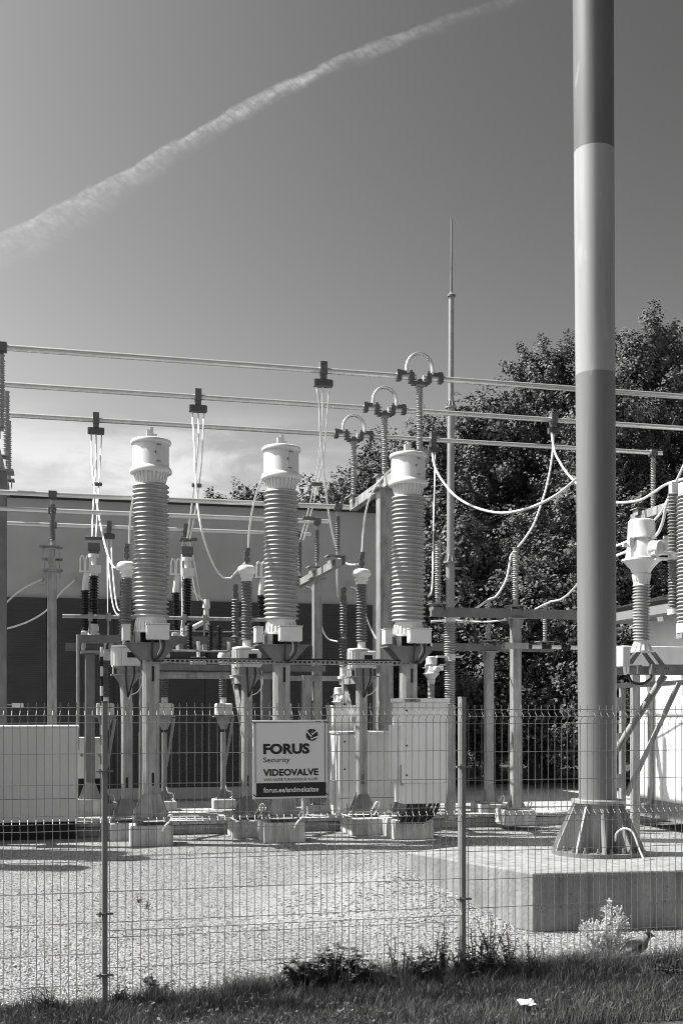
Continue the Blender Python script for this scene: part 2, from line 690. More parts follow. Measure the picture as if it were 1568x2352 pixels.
# ------------------------------------------------------------------ ground
def sheet(name, pts, z, m, cuts=1):
    me = bpy.data.meshes.new(name)
    me.from_pydata([(p[0], p[1], z) for p in pts], [], [tuple(range(len(pts)))])
    me.materials.append(m)
    o = bpy.data.objects.new(name, me)
    COL.objects.link(o)
    o['kind'] = 'structure'
    return o


sheet('ground', [(-600, -200), (600, -200), (600, 900), (-600, 900)], 0.0, M['soil'])
KERB = Vector((-2.52, 17.80, 0))            # a point on the front of the terrace edge
FL = Vector((-1.539, 7.41, 0))              # foot of the left fence post
FR = FL + U * 2.47


def fence_pt(u, v=0.0, z=0.0):
    return yard(FL, u, v, z)


a, b = yard(KERB, -40), yard(KERB, 40)
c, d = fence_pt(40, .12), fence_pt(-40, .12)
# gravel yard, its near edge ragged where the grass grows in
edge = [fence_pt(40 - 80 * i / 400, .10 + .16 * (random.random() ** 2) + .25 * max(0, min(1, (38.4 - 80 * i / 400 + 2.5) / 3)) * random.random(), 0) for i in range(401)]
sheet('gravel_yard', [a, b] + edge, 0.006, M['gravel'])
sheet('terrace', [yard(KERB, -40, .03), yard(KERB, 40, .03), yard(KERB, 40, 7.6), yard(KERB, -40, 7.6)], ZT, M['gravel_fine'])
sheet('tree_ground', [yard(KERB, -40, 7.6), yard(KERB, 40, 7.6), yard(KERB, 60, 60), yard(KERB, -60, 60)], ZT - .01, M['soil'])

# loose stones that break up the gravel surface
def stones(n):
    base = np.array([[1, 0, 0], [-1, 0, 0], [0, 1, 0], [0, -1, 0], [0, 0, 1], [0, 0, -.5]], float)
    tri = np.array([[0, 2, 4], [2, 1, 4], [1, 3, 4], [3, 0, 4], [2, 0, 5], [1, 2, 5], [3, 1, 5], [0, 3, 5]])
    u = rng.uniform(-3.2, 6.0, n * 2)
    v = .15 + 8.2 * rng.uniform(0, 1, n * 2) ** 1.35
    px = FL.x + U.x * u + V.x * v
    py = FL.y + U.y * u + V.y * v
    ok = (np.abs(px / py) < .32)
    px, py = px[ok][:n], py[ok][:n]
    n = len(px)
    s = rng.uniform(.004, .0125, n) * (1 + .9 * (rng.random(n) > .985))
    ang = rng.uniform(0, 2 * PI, n)
    ca, sa = np.cos(ang), np.sin(ang)
    sc3 = rng.uniform(.6, 1.2, (n, 1, 3)) * s[:, None, None] * np.array([1, 1, .62])
    P = base[None] * sc3 + rng.normal(0, .12, (n, 6, 3)) * s[:, None, None]
    X = P[..., 0] * ca[:, None] - P[..., 1] * sa[:, None] + px[:, None]
    Y = P[..., 0] * sa[:, None] + P[..., 1] * ca[:, None] + py[:, None]
    Z = P[..., 2] + .008
    co = np.stack([X, Y, Z], -1).reshape(-1, 3)
    F = (tri[None] + (np.arange(n) * 6)[:, None, None]).reshape(-1, 3)
    return co, F


def np_mesh(name, co, F, m):
    me = bpy.data.meshes.new(name)
    k = F.shape[1]
    me.vertices.add(len(co))
    me.vertices.foreach_set('co', np.ascontiguousarray(co, dtype=np.float32).ravel())
    me.loops.add(F.size)
    me.loops.foreach_set('vertex_index', np.ascontiguousarray(F, dtype=np.int32).ravel())
    me.polygons.add(len(F))
    me.polygons.foreach_set('loop_start', np.arange(0, F.size, k, dtype=np.int32))
    me.polygons.foreach_set('loop_total', np.full(len(F), k, dtype=np.int32))
    me.update(calc_edges=True)
    me.validate()
    me.materials.append(m)
    return me


def link_mesh(name, me, parent=None):
    o = bpy.data.objects.new(name, me)
    COL.objects.link(o)
    if parent is not None:
        o.parent = parent
    return o


co, F = stones(60000)
o = link_mesh('gravel_stones', np_mesh('gravel_stones', co, F, M['stone']))
tag(o, 'loose pale gravel stones covering the yard behind the fence', 'gravel', kind='stuff')

# terrace edge: concrete upstand with a thin overhanging cap
t = thing('retaining_kerb', KERB, 'long low concrete kerb wall with thin overhanging cap across the gravel yard', 'kerb wall')
MB().box((0, .09, .072), (80, .18, .144)).build('upstand', M['concrete'], t)
k = MB()
for i in range(40):
    k.box((-39 + 2 * i, .07, .19), (1.985, .30, .055))
k.build('cap_slab', M['concrete'], t)
# ------------------------------------------------------------------ bus bars and their gantries
Z_HI, Z_LO = 7.24, 5.20
BAR = {1: Vector((1.24, 18.1, Z_HI)), 2: Vector((.758, 20.0, Z_HI)), 3: Vector((.235, 21.9, Z_HI))}
LBAR = {1: Vector((-.056, 18.2, Z_LO)), 2: Vector((-.42, 19.6, Z_LO)), 3: Vector((-.77, 21.05, Z_LO))}


def busbar(p, u0, u1, r, label, group):
    p0, p1 = yard(p, u0), yard(p, u1)
    mb = MB().cyl(p0, p1, r, seg=16)
    o = mb.build('busbar', M['alu'], origin=(p0 + p1) / 2)
    return tag(o, label, 'busbar', group)


HB = 'upper tubular busbars'
busbar(BAR[1], -17, -.06, .046, 'topmost and nearest aluminium busbar tube, left of the arched link', HB)
busbar(BAR[1], .06, 9, .046, 'topmost busbar tube right of the arched link, passing behind the tall pole', HB)
busbar(BAR[2], -17, -.06, .046, 'middle of the three upper busbar tubes, left of its arched link', HB)
busbar(BAR[2], .06, 9, .046, 'middle upper busbar tube right of its arched link, crossing the tree', HB)
busbar(BAR[3], -17, -.06, .046, 'lowest of the three upper busbar tubes, left of its arched link', HB)
busbar(BAR[3], .06, 6.55, .046, 'lowest upper busbar tube right of its arched link, ending at the right edge', HB)
LB = 'lower tubular busbars before the hall'
busbar(LBAR[1], -9, .18, .04, 'highest of the three lower busbar tubes, against the sky above the hall roof', LB)
busbar(LBAR[2], -9, .2, .04, 'middle lower busbar tube running across the grey hall wall', LB)
busbar(LBAR[3], -9, .2, .04, 'lowest lower busbar tube running across the grey hall wall', LB)


def gantry(base, w, ztop, v0, v1, bh, bw, label, plates, mt='galv'):
    t = thing('gantry', Vector((base.x, base.y, ZT)), label, 'gantry', 'steel busbar gantries')
    MB().prism(oct_poly(w, w, .012), 0.02, ztop - bh - ZT).build('column', M[mt], t)
    MB().box((0, (v0 + v1) / 2, ztop - bh / 2 - ZT), (bw, v1 - v0, bh)).build('cross_beam', M['galv'], t)
    MB().box((0, 0, ztop - bh - ZT - .012), (w * 1.9, w * 1.9, .02)).build('head_plate', M['galv'], t)
    MB().box((0, 0, .01), (w * 2.2, w * 2.2, .02)).build('base_plate', M['galv'], t)
    for v in plates:
        mb = MB().box((0, v, ztop - ZT + .06), (.34, .3, .016))
        mb.box((-.12, v, ztop - ZT + .0), (.012, .22, .14)).box((.12, v, ztop - ZT + .0), (.012, .22, .14))
        mb.build('insulator_seat', M['galv'], t)
    return t


def insulator_proto(h, rc, rs, n, m, name='post_insulator', alt=.72, seg=20):
    t = thing(name, (0, 0, 0), 'x', 'insulator')
    c = MB().lathe([(rs * .9, .015), (rs * .9, 0), (rs * .9, 0)][:2] + [(rc * 1.15, .0), (rc * 1.15, .07)][:0], seg=seg) if False else None
    MB().lathe([(rc * 1.2, h * .99), (rc * 1.2, h - .07), (rc * .9, h - .075)][:2], seg=seg).cyl((0, 0, h - .015), (0, 0, h), rs * .85, seg=seg).build('top_cap', M['galv'], t)
    MB().cyl((0, 0, 0), (0, 0, .014), rs * .95, seg=seg).cyl((0, 0, .014), (0, 0, .085), rc * 1.2, seg=seg).build('base_cap', M['galv'], t)
    MB().lathe(sheds(.08, h - .065, rc, rs, n, alt), seg=seg).build('porcelain', m, t, smooth=25)
    return t


# upper gantries
UG = 6.38
gantry(BAR[2] + V * 0.0, .25, 6.0, -2.3, 2.25, .17, .14, 'tall steel gantry with slanting-looking crossbeam behind the right current transformer', (-1.94, 0, 1.94))
gantry(yard(BAR[2], -UG - .12), .25, 6.0, -2.3, 2.25, .17, .14, 'tall steel gantry cut off by the left edge of the picture', (-1.94, 0, 1.94), 'galv_dark')  # column in the darker steel: its shade is put into the colour
gantry(yard(BAR[2], 6.0), .25, 6.0, .4, 2.25, .17, .14, 'tall steel gantry hidden behind the thick pole at the right edge', (1.94,))
ph = insulator_proto(1.06, .036, .062, 26, M['porcelain'])
GI = 'post insulators under the upper busbars'
zi = 6.068
for i, (k, lab) in enumerate(((1, 'rightmost and highest of the three insulators carrying arched links'), (2, 'middle insulator carrying an arched link, above the gantry column'), (3, 'leftmost and lowest of the three insulators carrying arched links'))):
    o = ph if i == 0 else copy_tree(ph)
    o.location = (BAR[k].x, BAR[k].y, zi)
    tag(o, lab, None, GI)
for k, lab in ((1, 'grey post insulator at the left edge, nearest one on the cut-off gantry'), (2, 'grey post insulator at the left edge over the cut-off gantry column'), (3, 'farthest post insulator on the cut-off left gantry')):
    q = yard(BAR[k], -UG)
    dup(ph, (q.x, q.y, zi), lab, GI)
q = yard(BAR[3], 6.35)
dup(ph, (q.x, q.y, zi), 'slim post insulator at the right edge under the end of the lowest upper busbar', GI)

# lower gantries
gantry(LBAR[2], .15, 4.35, -1.6, 1.65, .12, .1, 'smaller steel gantry before the hall, above the security sign', (-1.43, 0, 1.47))
gantry(yard(LBAR[2], -4.42), .15, 4.35, -1.6, 1.65, .12, .1, 'smaller steel gantry before the hall at the left, with three thin insulators', (-1.43, 0, 1.47))
pl = insulator_proto(.70, .026, .046, 19, M['porcelain_mid'], seg=14)
LI = 'post insulators under the lower busbars'
for i, (k, u, lab) in enumerate(((1, 0, 'nearest thin insulator on the right small gantry, its bar end against the trees'), (2, 0, 'thin insulator over the column of the right small gantry'), (3, 0, 'farthest thin insulator on the right small gantry, beside the middle current transformer'),
                                 (1, -4.42, 'tallest looking thin insulator on the left small gantry'), (2, -4.42, 'middle thin insulator on the left small gantry'), (3, -4.42, 'lowest thin insulator on the left small gantry'))):
    q = yard(LBAR[k], u)
    o = pl if i == 0 else copy_tree(pl)
    o.location = (q.x, q.y, 4.418)
    tag(o, lab, None, LI)


def arch_link(k, label):
    p = BAR[k]
    t = thing('arched_link', p, label, 'busbar link', 'arched expansion links on the upper busbars')
    mb = MB()
    for s in (-1, 1):
        mb.box((s * .145, 0, -.015), (.075, .15, .15)).box((s * .145, 0, .075), (.03, .10, .05))
        mb.box((s * .345, 0, 0), (.075, .13, .14)).box((s * .345, -.02, .08), (.07, .03, .04))
        mb.box((s * .27, 0, .055), (.08, .09, .06))
    mb.box((0, 0, -.10), (.26, .12, .05)).box((0, 0, -.06), (.07, .10, .05))
    mb.build('clamp', M['alu_dark'], t)
    arc = MB()
    for dy in (-.028, 0.0, .028):
        pts = [(-.215, dy, .05), (-.215, dy, .12)] + [(-.215 * math.cos(PI * i / 14), dy, .14 + .24 * math.sin(PI * i / 14)) for i in range(15)] + [(.215, dy, .12), (.215, dy, .05)]
        arc.tube(pts, .021, 8)
    arc.build('flexible_strap', M['alu'], t)
    MB().box((0, 0, -.142), (.13, .13, .03)).build('saddle', M['galv'], t)


arch_link(1, 'arched busbar link highest up, left of the thin mast')
arch_link(2, 'middle arched busbar link, above the gantry column')
arch_link(3, 'lowest arched busbar link, nearest the middle of the picture')
for k in (1, 2, 3):
    for g, u in ((LBAR, 0), (LBAR, -4.42)):
        q = yard(g[k], u)
        mb = MB().box(q, (.12, .1, .1), TH).box(q - Vector((0, 0, .06)), (.05, .08, .06), TH)
        lab = {(1, 0): 'cast clamp holding the end of the highest lower busbar', (2, 0): 'cast clamp holding the end of the middle lower busbar', (3, 0): 'cast clamp holding the end of the lowest lower busbar',
               (1, -4.42): 'cast clamp on the highest lower busbar over the left small gantry', (2, -4.42): 'cast clamp on the middle lower busbar over the left small gantry', (3, -4.42): 'cast clamp on the lowest lower busbar over the left small gantry'}[(k, u)]
        tag(mb.build('bar_clamp', M['alu_dark'], origin=q), lab, 'clamp', 'clamps on the lower busbars')
q = yard(BAR[1], -UG)
tag(MB().box(q, (.16, .14, .13), TH).box(q - Vector((0, 0, .085)), (.07, .1, .07), TH).build('bar_clamp', M['alu_dark'], origin=q), 'cast clamp on the topmost busbar at the left edge', 'clamp')
q = yard(BAR[3], 6.35)
tag(MB().box(q, (.14, .14, .13), TH).box(q - Vector((0, 0, .085)), (.07, .1, .07), TH).build('bar_clamp', M['alu_dark'], origin=q), 'cast clamp under the busbar end at the right edge', 'clamp')


def u_at(p, x):
    """distance along U from p at which the bar appears above image column x"""
    r = (x - CX) / FD
    return (r * p.y - p.x) / (U.x - r * U.y)


def drop_clamp(k, x, label, wide=.30, bars=BAR, s=1.0):
    p = bars[k]
    q = yard(p, u_at(p, x))
    t = thing('dropper_clamp', q, label, 'clamp', 'clamps hanging conductors from the busbars')
    MB().box((0, 0, .03), (.11 * s, .13 * s, .2 * s)).box((0, -.01, -.09 * s), (.1 * s, .08 * s, .1 * s)).build('saddle', M['alu_dark'], t)
    mb = MB().bbox((0, 0, -.20 * s), (wide, .10 * s, .12 * s), .012)
    for i in range(6):
        mb.cyl((-wide / 2 + wide * (i + .5) / 6, -.055 * s, -.175 * s), (-wide / 2 + wide * (i + .5) / 6, -.068 * s, -.175 * s), .014 * s, seg=6)
        mb.cyl((-wide / 2 + wide * (i + .5) / 6, -.055 * s, -.225 * s), (-wide / 2 + wide * (i + .5) / 6, -.068 * s, -.225 * s), .014 * s, seg=6)
    mb.build('terminal_block', M['alu_dark'], t)
    return q


DC = {}
DC[1] = drop_clamp(1, 742, 'dark clamp with three hanging conductors on the topmost busbar')
DC[2] = drop_clamp(2, 455, 'dark clamp with three hanging conductors on the middle upper busbar')
DC[3] = drop_clamp(3, 221, 'dark clamp with three hanging conductors on the lowest upper busbar')
DC[4] = drop_clamp(3, 994, 'clamp with two sagging conductors right of the arched links', .2)
DC[5] = drop_clamp(2, 1270, 'clamp with two sagging conductors left of the tall pole', .2)
LC1 = drop_clamp(3, 251, 'small clamp on the lowest lower busbar beside the left current transformer', .2, LBAR, .8)
LC2 = drop_clamp(3, 427, 'small clamp on the lowest lower busbar between the left transformers', .22, LBAR, .8)


def wire(pts, r, label, m='strand', n=10, cat='cable', group=None, name='conductor'):
    path = smooth_path(pts, n)
    o = MB().tube(path, r, 8).build(name, M[m], origin=path[len(path) // 2])
    return tag(o, label, cat, group)


def img_wire(img, Y0, Y1, r, label, **kw):
    """conductor through image columns and rows, its distance changing evenly from Y0 to Y1"""
    n = len(img)
    cum = [0.0]
    for i in range(1, n):
        cum.append(cum[-1] + math.hypot(img[i][0] - img[i - 1][0], img[i][1] - img[i - 1][1]))
    pts = [at(x, y, Y0 + (Y1 - Y0) * c / cum[-1]) for (x, y), c in zip(img, cum)]
    return wire(pts, r, label, **kw)


# ------------------------------------------------------------------ current transformers
CT_POS = [Vector((-2.752, 16.45, 0)), Vector((-.893, 16.9, 0)), Vector((1.017, 17.35, 0))]


def make_ct():
    t = thing('current_transformer', (0, 0, 0), 'x', 'transformer', 'oil filled current transformers')
    MB().prism(oct_poly(.235, .25, .045), .40, 2.70).build('column', M['galv'], t)
    for z0, z1 in ((.86, 1.05), (2.36, 2.58)):
        s = MB()
        s.box((.02, -.1262, (z0 + z1) / 2), (.035, .003, z1 - z0 - .03)).cyl((.02, -.1277, z0 + .015), (.02, -.1247, z0 + .015), .0175, seg=12).cyl((.02, -.1277, z1 - .015), (.02, -.1247, z1 - .015), .0175, seg=12)
        s.build('cable_slot', M['dark'], t)
    b = MB().box((0, 0, .385), (.52, .52, .028))
    b.build('base_plate', M['galv_dark'], t)
    g = MB()
    for sx in (-1, 1):
        g.plate([(sx * .118, 0, .40), (sx * .25, 0, .40), (sx * .24, 0, .46), (sx * .118, 0, .80)], (0, 1, 0), .012)
        g.plate([(0, sx * .126, .40), (0, sx * .25, .40), (0, sx * .24, .46), (0, sx * .126, .80)], (1, 0, 0), .012)
    g.plate([(-.24, -.19, .40), (.24, -.19, .40), (.12, -.135, .74), (-.12, -.135, .74)], (0, -1, .16), .012)
    g.build('gusset', M['galv'], t)
    for sx in (-1, 1):
        for sy in (-1, 1):
            MB().cyl((sx * .22, sy * .22, .30), (sx * .22, sy * .22, .50), .014, seg=8).cyl((sx * .22, sy * .22, .40), (sx * .22, sy * .22, .425), .026, seg=6).cyl((sx * .22, sy * .22, .345), (sx * .22, sy * .22, .37), .026, seg=6).build('anchor_bolt', M['galv_dark'], t)
    k = MB().box((0, 0, 2.905), (.78, .46, .018))
    for y in (-.21, .13):
        k.plate([(-.36, y, 2.895), (.36, y, 2.895), (.15, y, 2.66), (-.15, y, 2.66)], (0, 1, 0), .012)
    k.build('mounting_bracket', M['galv_dark'], t)
    f = MB()
    for sx in (-1, 1):
        for sy in (-1, 1):
            f.box((sx * .2, sy * .17, 2.99), (.07, .05, .15)).cyl((sx * .2, sy * .17, 2.86), (sx * .2, sy * .17, 2.95), .014, seg=8)
    f.build('foot', M['galv'], t)
    MB().cyl((0, 0, 2.915), (0, 0, 3.07), .15, seg=20).build('base_tank', M['dark'], t)
    c = MB().lathe([(.207, 3.285), (.213, 3.26), (.232, 3.10), (.25, 3.095), (.25, 3.065), (.2, 3.06)], seg=40)
    for i in range(24):
        a_ = 2 * PI * i / 24
        c.plate([(math.cos(a_) * .2, math.sin(a_) * .2, 3.25), (math.cos(a_) * .222, math.sin(a_) * .222, 3.25), (math.cos(a_) * .248, math.sin(a_) * .248, 3.095), (math.cos(a_) * .2, math.sin(a_) * .2, 3.095)], (-math.sin(a_), math.cos(a_), 0), .014)
    c.build('base_collar', M['white'], t)
    MB().lathe(sheds(3.28, 5.21, .219, .264, 29), seg=48).build('porcelain', M['porcelain'], t, smooth=22)
    nk = MB().lathe([(.225, 5.375), (.222, 5.35), (.204, 5.235), (.208, 5.225), (.208, 5.205), (.19, 5.2)], seg=48)
    for i in range(26):
        a_ = 2 * PI * i / 26
        nk.plate([(math.cos(a_) * .19, math.sin(a_) * .19, 5.365), (math.cos(a_) * .25, math.sin(a_) * .25, 5.365), (math.cos(a_) * .216, math.sin(a_) * .216, 5.235), (math.cos(a_) * .19, math.sin(a_) * .19, 5.235)], (-math.sin(a_), math.cos(a_), 0), .018)
    nk.build('neck', M['grey_paint'], t)
    MB().lathe([(.255, 5.80), (.259, 5.79), (.26, 5.475), (.268, 5.455), (.285, 5.44), (.297, 5.42), (.301, 5.40), (.301, 5.375), (.292, 5.362), (.24, 5.36)], seg=64).build('oil_tank', M['white'], t)
    MB().lathe([(.10, 5.868), (.2, 5.862), (.262, 5.85), (.283, 5.838), (.29, 5.822), (.29, 5.795), (.283, 5.785), (.25, 5.783)], seg=64).build('lid', M['white'], t)
    MB().box((-.03, 0, 5.93), (.06, .09, .13)).box((.01, -.01, 5.95), (.05, .05, .17)).box((.05, 0, 5.90), (.07, .08, .08)).build('terminal', M['alu'], t)
    gx, gy = .045, -.2575
    ga = math.asin(gx / .2614)
    g2 = MB().bbox((gx, gy + .001, 5.625), (.022, .02, .265), .009, ga)
    gd = g2.build('oil_gauge', M['box_paint'], t)
    MB().box((gx, gy - .0105, 5.63), (.018, .003, .03), ga).build('float_mark', M['sign_dark'], gd)
    for body, z in (('MAX', 5.735), ('MIN', 5.495)):
        a2 = .46
        lettering(body, M['sign_dark'], gd, (math.sin(a2 - .14) * .2625, -math.cos(a2 - .14) * .2625, z), rz=a2, height=.02, bold=.02)
        a3 = .27
        MB().plate([(math.sin(a3) * .262 - .008, -math.cos(a3) * .262, z + .01), (math.sin(a3) * .262 + .008, -math.cos(a3) * .262 + .003, z + .02), (math.sin(a3) * .262 + .008, -math.cos(a3) * .262 + .003, z)], (math.sin(a3), -math.cos(a3), 0), .002).build('arrow_mark', M['sign_dark'], gd)
    bx = MB().bbox((.07, -.33, 3.055), (.32, .22, .215), .012)
    bx.box((.07, -.33, 3.168), (.335, .235, .014))
    bo = bx.build('terminal_box', M['white'], t)
    MB().tube(smooth_path([(.0, -.33, 2.95), (-.01, -.33, 2.80), (.0, -.28, 2.70), (.03, -.2, 2.665), (.12, -.17, 2.655)], 6), .017, 8).build('cable', M['black'], t)
    MB().tube(smooth_path([(.16, -.33, 2.95), (.15, -.33, 2.80), (.08, -.28, 2.69), (.06, -.2, 2.665), (.16, -.15, 2.66)], 6), .017, 8).build('cable', M['black'], t)
    MB().tube(smooth_path([(.10, -.33, 2.95), (.11, -.33, 2.84), (.07, -.3, 2.74)], 6), .007, 6).build('cable', M['strand'], t)
    sb = MB().bbox((-.355, -.06, 3.05), (.115, .2, .23), .008).box((-.355, -.06, 3.17), (.13, .21, .012))
    sb.build('junction_box', M['white'], t)
    MB().bar((-.33, -.05, 2.92), (-.33, -.05, 2.94), .06, .1).box((-.335, -.04, 2.925), (.05, .12, .03)).build('box_bracket', M['galv'], t)
    MB().tube(smooth_path([(.2, -.2, .40), (.27, -.27, .46), (.26, -.3, .38), (.18, -.31, .30), (.14, -.3, .22)], 6), .014, 8).build('earth_strap', M['strand'], t)
    return t


ct = make_ct()
CTL = ['left one of the three tall current transformers with white oil tanks', 'middle tall current transformer, rising straight above the security sign', 'right tall current transformer, above the cabinet marked 10PT2']
for i, p in enumerate(CT_POS):
    o = ct if i == 0 else copy_tree(ct)
    o.location = p
    tag(o, CTL[i], None)
# the row goes on outside the frame to the left; its shadows reach the gravel in view
for i, u in enumerate((-4.5, -6.4)):
    dup(ct, yard(CT_POS[0], u, 0), ['nearer current transformer of the row beyond the left edge', 'farther current transformer of the row beyond the left edge'][i])

for u, v, lab in ((-5.3, -.75, 'unseen current transformer added for its shadow, nearer the fence beyond the left edge'), (-4.75, .6, 'unseen current transformer added for its shadow, farther back beyond the left edge')):  # unseen copies, added to throw more shadow bands across the gravel
    dup(ct, yard(CT_POS[0], u, v), lab)


def footing(p, s, label, m='concrete', group='concrete footings under the equipment'):
    t = MB().bbox((0, 0, s[2] / 2), s, .012).build('concrete_footing', M[m], smooth=0)
    t.location = p
    t.rotation_euler = (0, 0, TH)
    return tag(t, label, 'footing', group)


FTL = ['concrete footing under the left current transformer', 'concrete footing under the middle current transformer, below the sign', 'concrete footing under the right current transformer with black cables']
for i, p in enumerate(CT_POS):
    footing(yard(p, 0, (0, .02, .2)[i]), (.60, (.5, .6, .98)[i], .30), FTL[i])

# perforated tray with black cables along the transformer columns
a0 = yard(CT_POS[0], .0, -.16, 2.655)
L_ = (yard(CT_POS[2]) - yard(CT_POS[0])).length
t = thing('cable_tray', a0, 'perforated cable tray with black cables running between the transformer columns', 'cable tray', rz=math.atan2(CT_POS[2].y - CT_POS[0].y, CT_POS[2].x - CT_POS[0].x))
mb = MB().box((L_ / 2 - .05, 0, .024), (L_ + .1, .004, .012)).box((L_ / 2 - .05, 0, -.024), (L_ + .1, .004, .012)).box((L_ / 2 - .05, .035, -.032), (L_ + .1, .07, .004))
for i in range(58):
    mb.box((-.08 + i * (L_ + .06) / 57, 0, 0), (.03, .0036, .04))
mb.build('tray', M['galv'], t)
for j, (dy, dz) in enumerate(((.02, .022), (.045, .03), (.06, .015), (.032, .04))):
    MB().tube([(x, dy + .006 * math.sin(x * 5 + j), dz + .004 * math.sin(x * 7 + j)) for x in [i * (L_ - .02 - .1 * j) / 20 for i in range(21)]], .014, 8).build('cable', M['black'], t)

# ------------------------------------------------------------------ voltage transformers with their surge arresters behind
VT_POS = [Vector((-3.225, 17.10, 0)), Vector((-1.458, 17.55, 0)), Vector((.318, 18.0, 0))]


def make_vt():
    t = thing('voltage_transformer', (0, 0, 0), 'x', 'transformer', 'slim voltage transformers on square columns')
    MB().prism(oct_poly(.16, .16, .028), .36, 2.46).build('column', M['galv'], t)
    MB().box((0, 0, .35), (.46, .46, .022)).build('base_plate', M['galv_dark'], t)
    g = MB()
    for sx in (-1, 1):
        g.plate([(sx * .08, 0, .36), (sx * .2, 0, .36), (sx * .19, 0, .41), (sx * .08, 0, .66)], (0, 1, 0), .01)
    g.plate([(-.19, -.16, .36), (.19, -.16, .36), (.085, -.1, .62), (-.085, -.1, .62)], (0, -1, .2), .01)
    g.build('gusset', M['galv_dark'], t)
    for sx in (-1, 1):
        for sy in (-1, 1):
            MB().cyl((sx * .19, sy * .19, .25), (sx * .19, sy * .19, .46), .012, seg=8).cyl((sx * .19, sy * .19, .36), (sx * .19, sy * .19, .385), .022, seg=6).build('anchor_bolt', M['galv_dark'], t)
    MB().bbox((0, -.0805, .86), (.035, .004, .16), .0015).build('cable_slot', M['dark'], t)
    MB().bar((0, .05, 2.42), (0, 1.28, 2.42), .1, .09).build('bracket_arm', M['galv'], t)
    MB().bar((-.02, 1.12, 2.38), (-.02, .09, 1.45), .06, .1).build('strut', M['galv'], t)
    k = MB().box((0, 0, 2.475), (.46, .34, .02))
    k.plate([(-.2, -.1, 2.465), (.2, -.1, 2.465), (.08, -.1, 2.3), (-.08, -.1, 2.3)], (0, 1, 0), .01)
    for sx in (-1, 1):
        k.plate([(sx * .2, -.16, 2.48), (sx * .2, .16, 2.48), (sx * .2, .12, 2.62), (sx * .2, -.12, 2.62)], (1, 0, 0), .012)
    k.build('mounting_bracket', M['galv'], t)
    MB().box((0, -.16, 2.545), (.3, .02, .12)).build('cross_rail', M['mid_paint'], t)
    b = MB().lathe([(.14, 2.9), (.155, 2.88), (.155, 2.60), (.13, 2.58)], c=(-.07, 0, 0), seg=28).bbox((.06, -.04, 2.74), (.27, .27, .28), .015)
    for i in range(10):
        a_ = PI * .55 + PI * .9 * i / 9
        b.plate([(-.07 + math.cos(a_) * .15, math.sin(a_) * .15, 2.62), (-.07 + math.cos(a_) * .165, math.sin(a_) * .165, 2.62), (-.07 + math.cos(a_) * .165, math.sin(a_) * .165, 2.87), (-.07 + math.cos(a_) * .15, math.sin(a_) * .15, 2.87)], (-math.sin(a_), math.cos(a_), 0), .012)
    b.build('tank', M['white'], t)
    MB().lathe([(.1, 2.925), (.17, 2.915), (.178, 2.905), (.178, 2.885), (.15, 2.88)], c=(-.05, 0, 0), seg=28).build('tank_lid', M['white'], t)
    MB().box((.065, -.1765, 2.77), (.13, .004, .08)).build('nameplate', M['dark'], t)
    MB().cyl((0, 0, 2.90), (0, 0, 3.03), .068, .062, 20).build('neck', M['white'], t)
    MB().lathe(sheds(3.02, 3.94, .064, .094, 21, .85), seg=28).build('porcelain', M['porcelain_mid'], t, smooth=22)
    MB().lathe([(.05, 4.185), (.10, 4.175), (.138, 4.15), (.15, 4.115), (.147, 4.085), (.13, 4.06), (.10, 4.04), (.105, 4.0), (.085, 3.985), (.085, 3.935), (.06, 3.93)], seg=32).build('expansion_head', M['grey_paint'], t)
    MB().cyl((0, 0, 4.18), (0, 0, 4.42), .026, seg=10).box((0, 0, 4.27), (.09, .06, .06)).box((0, 0, 4.36), (.08, .08, .05)).box((.01, -.02, 4.42), (.07, .05, .05)).build('terminal', M['alu_dark'], t)
    MB().tube(smooth_path([(-.02, -.17, 2.6), (-.02, -.18, 2.45), (0, -.13, 2.25), (.01, -.085, 2.15)], 6), .012, 8).build('cable', M['black'], t)
    MB().tube(smooth_path([(.1, -.17, 2.6), (.1, -.18, 2.45), (.05, -.13, 2.27), (.02, -.085, 2.15)], 6), .012, 8).build('cable', M['black'], t)
    MB().tube(smooth_path([(.21, -.1, 2.55), (.22, -.12, 2.35), (.15, -.1, 2.22), (.05, -.085, 2.17), (.03, -.085, 2.1)], 6), .009, 8).build('earth_wire', M['strand'], t)
    MB().tube(smooth_path([(.1, -.2, .36), (.18, -.22, .5), (.23, -.22, .49), (.2, -.22, .4), (.13, -.24, .30)], 6), .012, 8).build('earth_strap', M['strand'], t)
    return t


vt = make_vt()
VTL = ['slim voltage transformer partly hidden left of the left current transformer', 'slim voltage transformer with mushroom head left of the middle current transformer', 'slim voltage transformer with mushroom head left of the right current transformer']
for i, p in enumerate(VT_POS):
    o = vt if i == 0 else copy_tree(vt)
    o.location = p
    tag(o, VTL[i], None)
    footing(p, (.52, (.5, .6, .8)[i], .27), ['concrete footing behind the left current transformer footing', 'concrete footing left of the sign foot, under a voltage transformer', 'concrete footing under the slim voltage transformer beside the cabinet'][i])


for i, u in enumerate((-2.8, -4.3)):
    dup(vt, yard(VT_POS[0], u), ['nearer slim voltage transformer beyond the left edge', 'farther slim voltage transformer beyond the left edge'][i])


